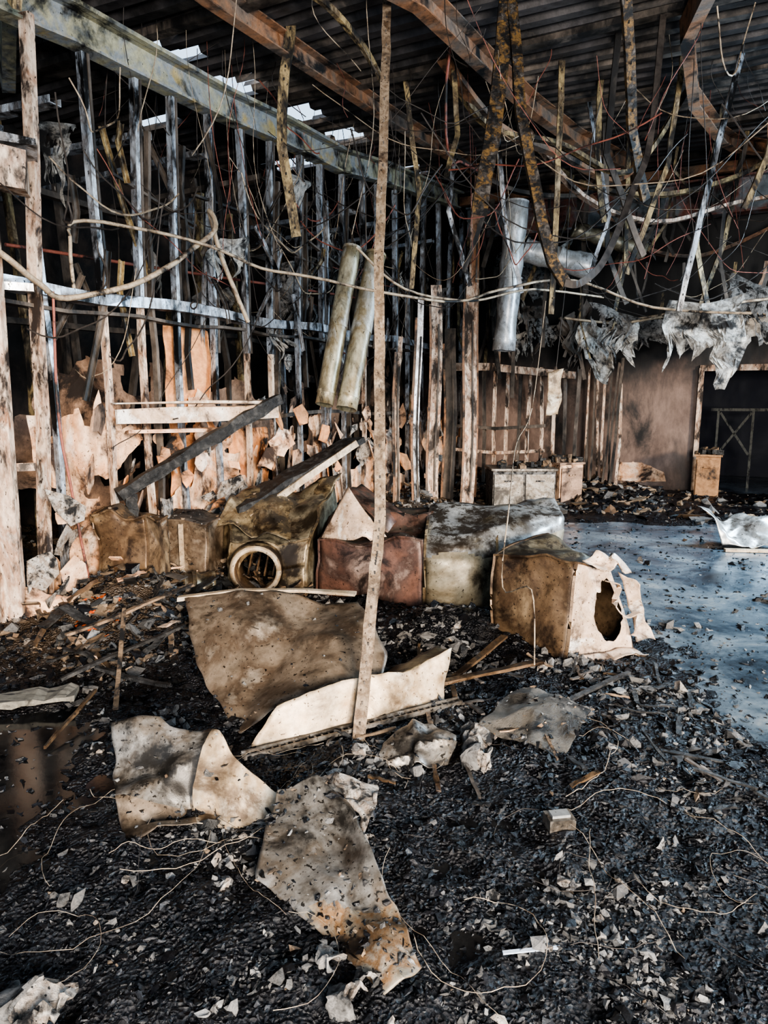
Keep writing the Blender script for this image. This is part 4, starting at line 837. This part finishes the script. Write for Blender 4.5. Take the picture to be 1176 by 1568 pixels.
S = .0042*(.5+rng.random(n)**2*2.4)*np.clip(Y/2, .8, 2.5)
scatter('charcoal_granules', X, Y, S, ['char', 'ash'], mi)
X, Y = sample(17000, 1.3, 8.5, dens=lambda x, y: np.clip(.05+7*(fbm(x*2.6+9, y*2.6+3, 5)-.52)+.4*(x < -.2), 0, 1)); n = len(X)
u_ = X*CA-Y*SA; mi = rng.choice(4, n, p=[.38, .52, .07, .03]); mi = np.where((u_ < -3) & (rng.random(n) < .6), 3, mi)
scatter('rubble_chunks', X, Y, np.minimum(.0062*(.6+rng.random(n)**3*3.4), .019)*np.clip(Y/2.2, .8, 2.0), ['char', 'ash', 'plaster', 'tanchunk'], mi, .8)
n = 6500; v = rng.random(n)*8.4+2.6; u = -4.9+rng.random(n)**1.3*2.0; X = u*CA+v*SA; Y = -u*SA+v*CA
scatter('wall_rubble', X, Y, .010+.040*rng.random(n)**3, ['char', 'ash', 'plaster', 'tanchunk'], rng.choice(4, n, p=[.42, .2, .12, .26]), .6)
n = 2600; v = 9.6+rng.random(n)*3.0; u = -4+rng.random(n)*5.0; k = rng.random(n) < np.where(u > -.8, .3, 1); u = u[k]; v = v[k]; n = len(u); X = u*CA+v*SA; Y = -u*SA+v*CA
scatter('rear_rubble', X, Y, .015+.08*rng.random(n)**3.5, ['char', 'ash', 'tanchunk'], rng.choice(3, n, p=[.40, .26, .34]), .5)
n = 3600; X = 1.2+rng.random(n)*3.8; Y = 2.6+rng.random(n)**1.3*6.5
scatter('floor_grit', X, Y, .004+.014*rng.random(n)**4, ['char', 'ash'], rng.choice(2, n, p=[.75, .25]), .5)
n = 22; X = -2.0+rng.random(n)*.25; Y = 4.15+rng.random(n)*.3
scatter('red_plastic_scraps', X, Y, .012+.02*rng.random(n), ['emb'], np.zeros(n), .5)
T = np.array([tuple(p) for p in TOPS]); n = len(T)
scatter('grit_on_panels', T[:, 0], T[:, 1], .004+.010*rng.random(n)**2, ['char', 'ash', 'tanchunk'], rng.choice(3, n, p=[.5, .35, .15]), .5, Z=T[:, 2])

b = MB()
for i in range(46):
    x, y = R(-1.3, 1.2), R(1.5, 3.2); a = R(0, 6.28); P_ = []; cu = R(-1.6, 1.6); st = R(.02, .045)
    for k in range(random.randint(12, 28)):
        P_.append(Vector((x, y, max(0, h1(x, y))+.016+.02*abs(math.sin(k*.35+i))))); x += math.cos(a)*st; y += math.sin(a)*st; a += cu*.16+R(-.14, .14)
    b.sweep(P_, pO(R(.0006, .0014), 4), m=random.choice((0, 0, 1)), caps=False)
b.make('scattered_wires', ['wiretan', 'wiredark'], parent=root)

# ------------------------------------------------------------------ light
w = bpy.data.worlds.new('World'); bpy.context.scene.world = w; w.use_nodes = True
bg = w.node_tree.nodes['Background']; bg.inputs[0].default_value = (.60, .78, 1.0, 1); bg.inputs[1].default_value = 1.1
def area(name, loc, tgt, size, e, col, sy=None):
    l = bpy.data.lights.new(name, 'AREA'); l.shape = 'RECTANGLE'; l.size = size; l.size_y = sy or size; l.energy = e; l.color = col
    o = bpy.data.objects.new(name, l); bpy.context.collection.objects.link(o); o.location = loc
    o.rotation_euler = (Vector(tgt)-Vector(loc)).to_track_quat('-Z', 'Y').to_euler(); return o
s = bpy.data.lights.new('low_sun', 'SUN'); s.energy = 2.9; s.angle = math.radians(7); s.color = (1, .84, .66)
so = bpy.data.objects.new('low_sun', s); bpy.context.collection.objects.link(so)
so.rotation_euler = Vector((-.42, .90, -.19)).to_track_quat('-Z', 'Y').to_euler()
area('front_fill_lamp', (1.4, -2.4, 1.9), (.2, 8, 3.0), 2.0, 620, (1, .93, .84), 1.4)  # added fill lamp behind the camera, aimed high to lift the upper half
area('cool_side_fill_lamp', (6.2, 6.3, 3.2), (2.4, 5.6, .2), 2.0, 430, (.60, .81, 1.0), 1.8)  # added cool lamp inside the room, out of frame, brightens the right floor

cam = bpy.data.cameras.new('camera'); co = bpy.data.objects.new('camera', cam); bpy.context.collection.objects.link(co)
cam.sensor_fit = 'AUTO'; cam.sensor_width = 36; cam.lens = 24; co.location = (0, 0, 1.6); co.rotation_euler = (math.radians(90-9.45), 0, 0); cam.clip_end = 100
sc = bpy.context.scene; sc.camera = co
try:
    sc.view_settings.view_transform = 'AgX'; sc.view_settings.look = 'AgX - High Contrast'; sc.view_settings.exposure = .5
except Exception as ex: print(ex)
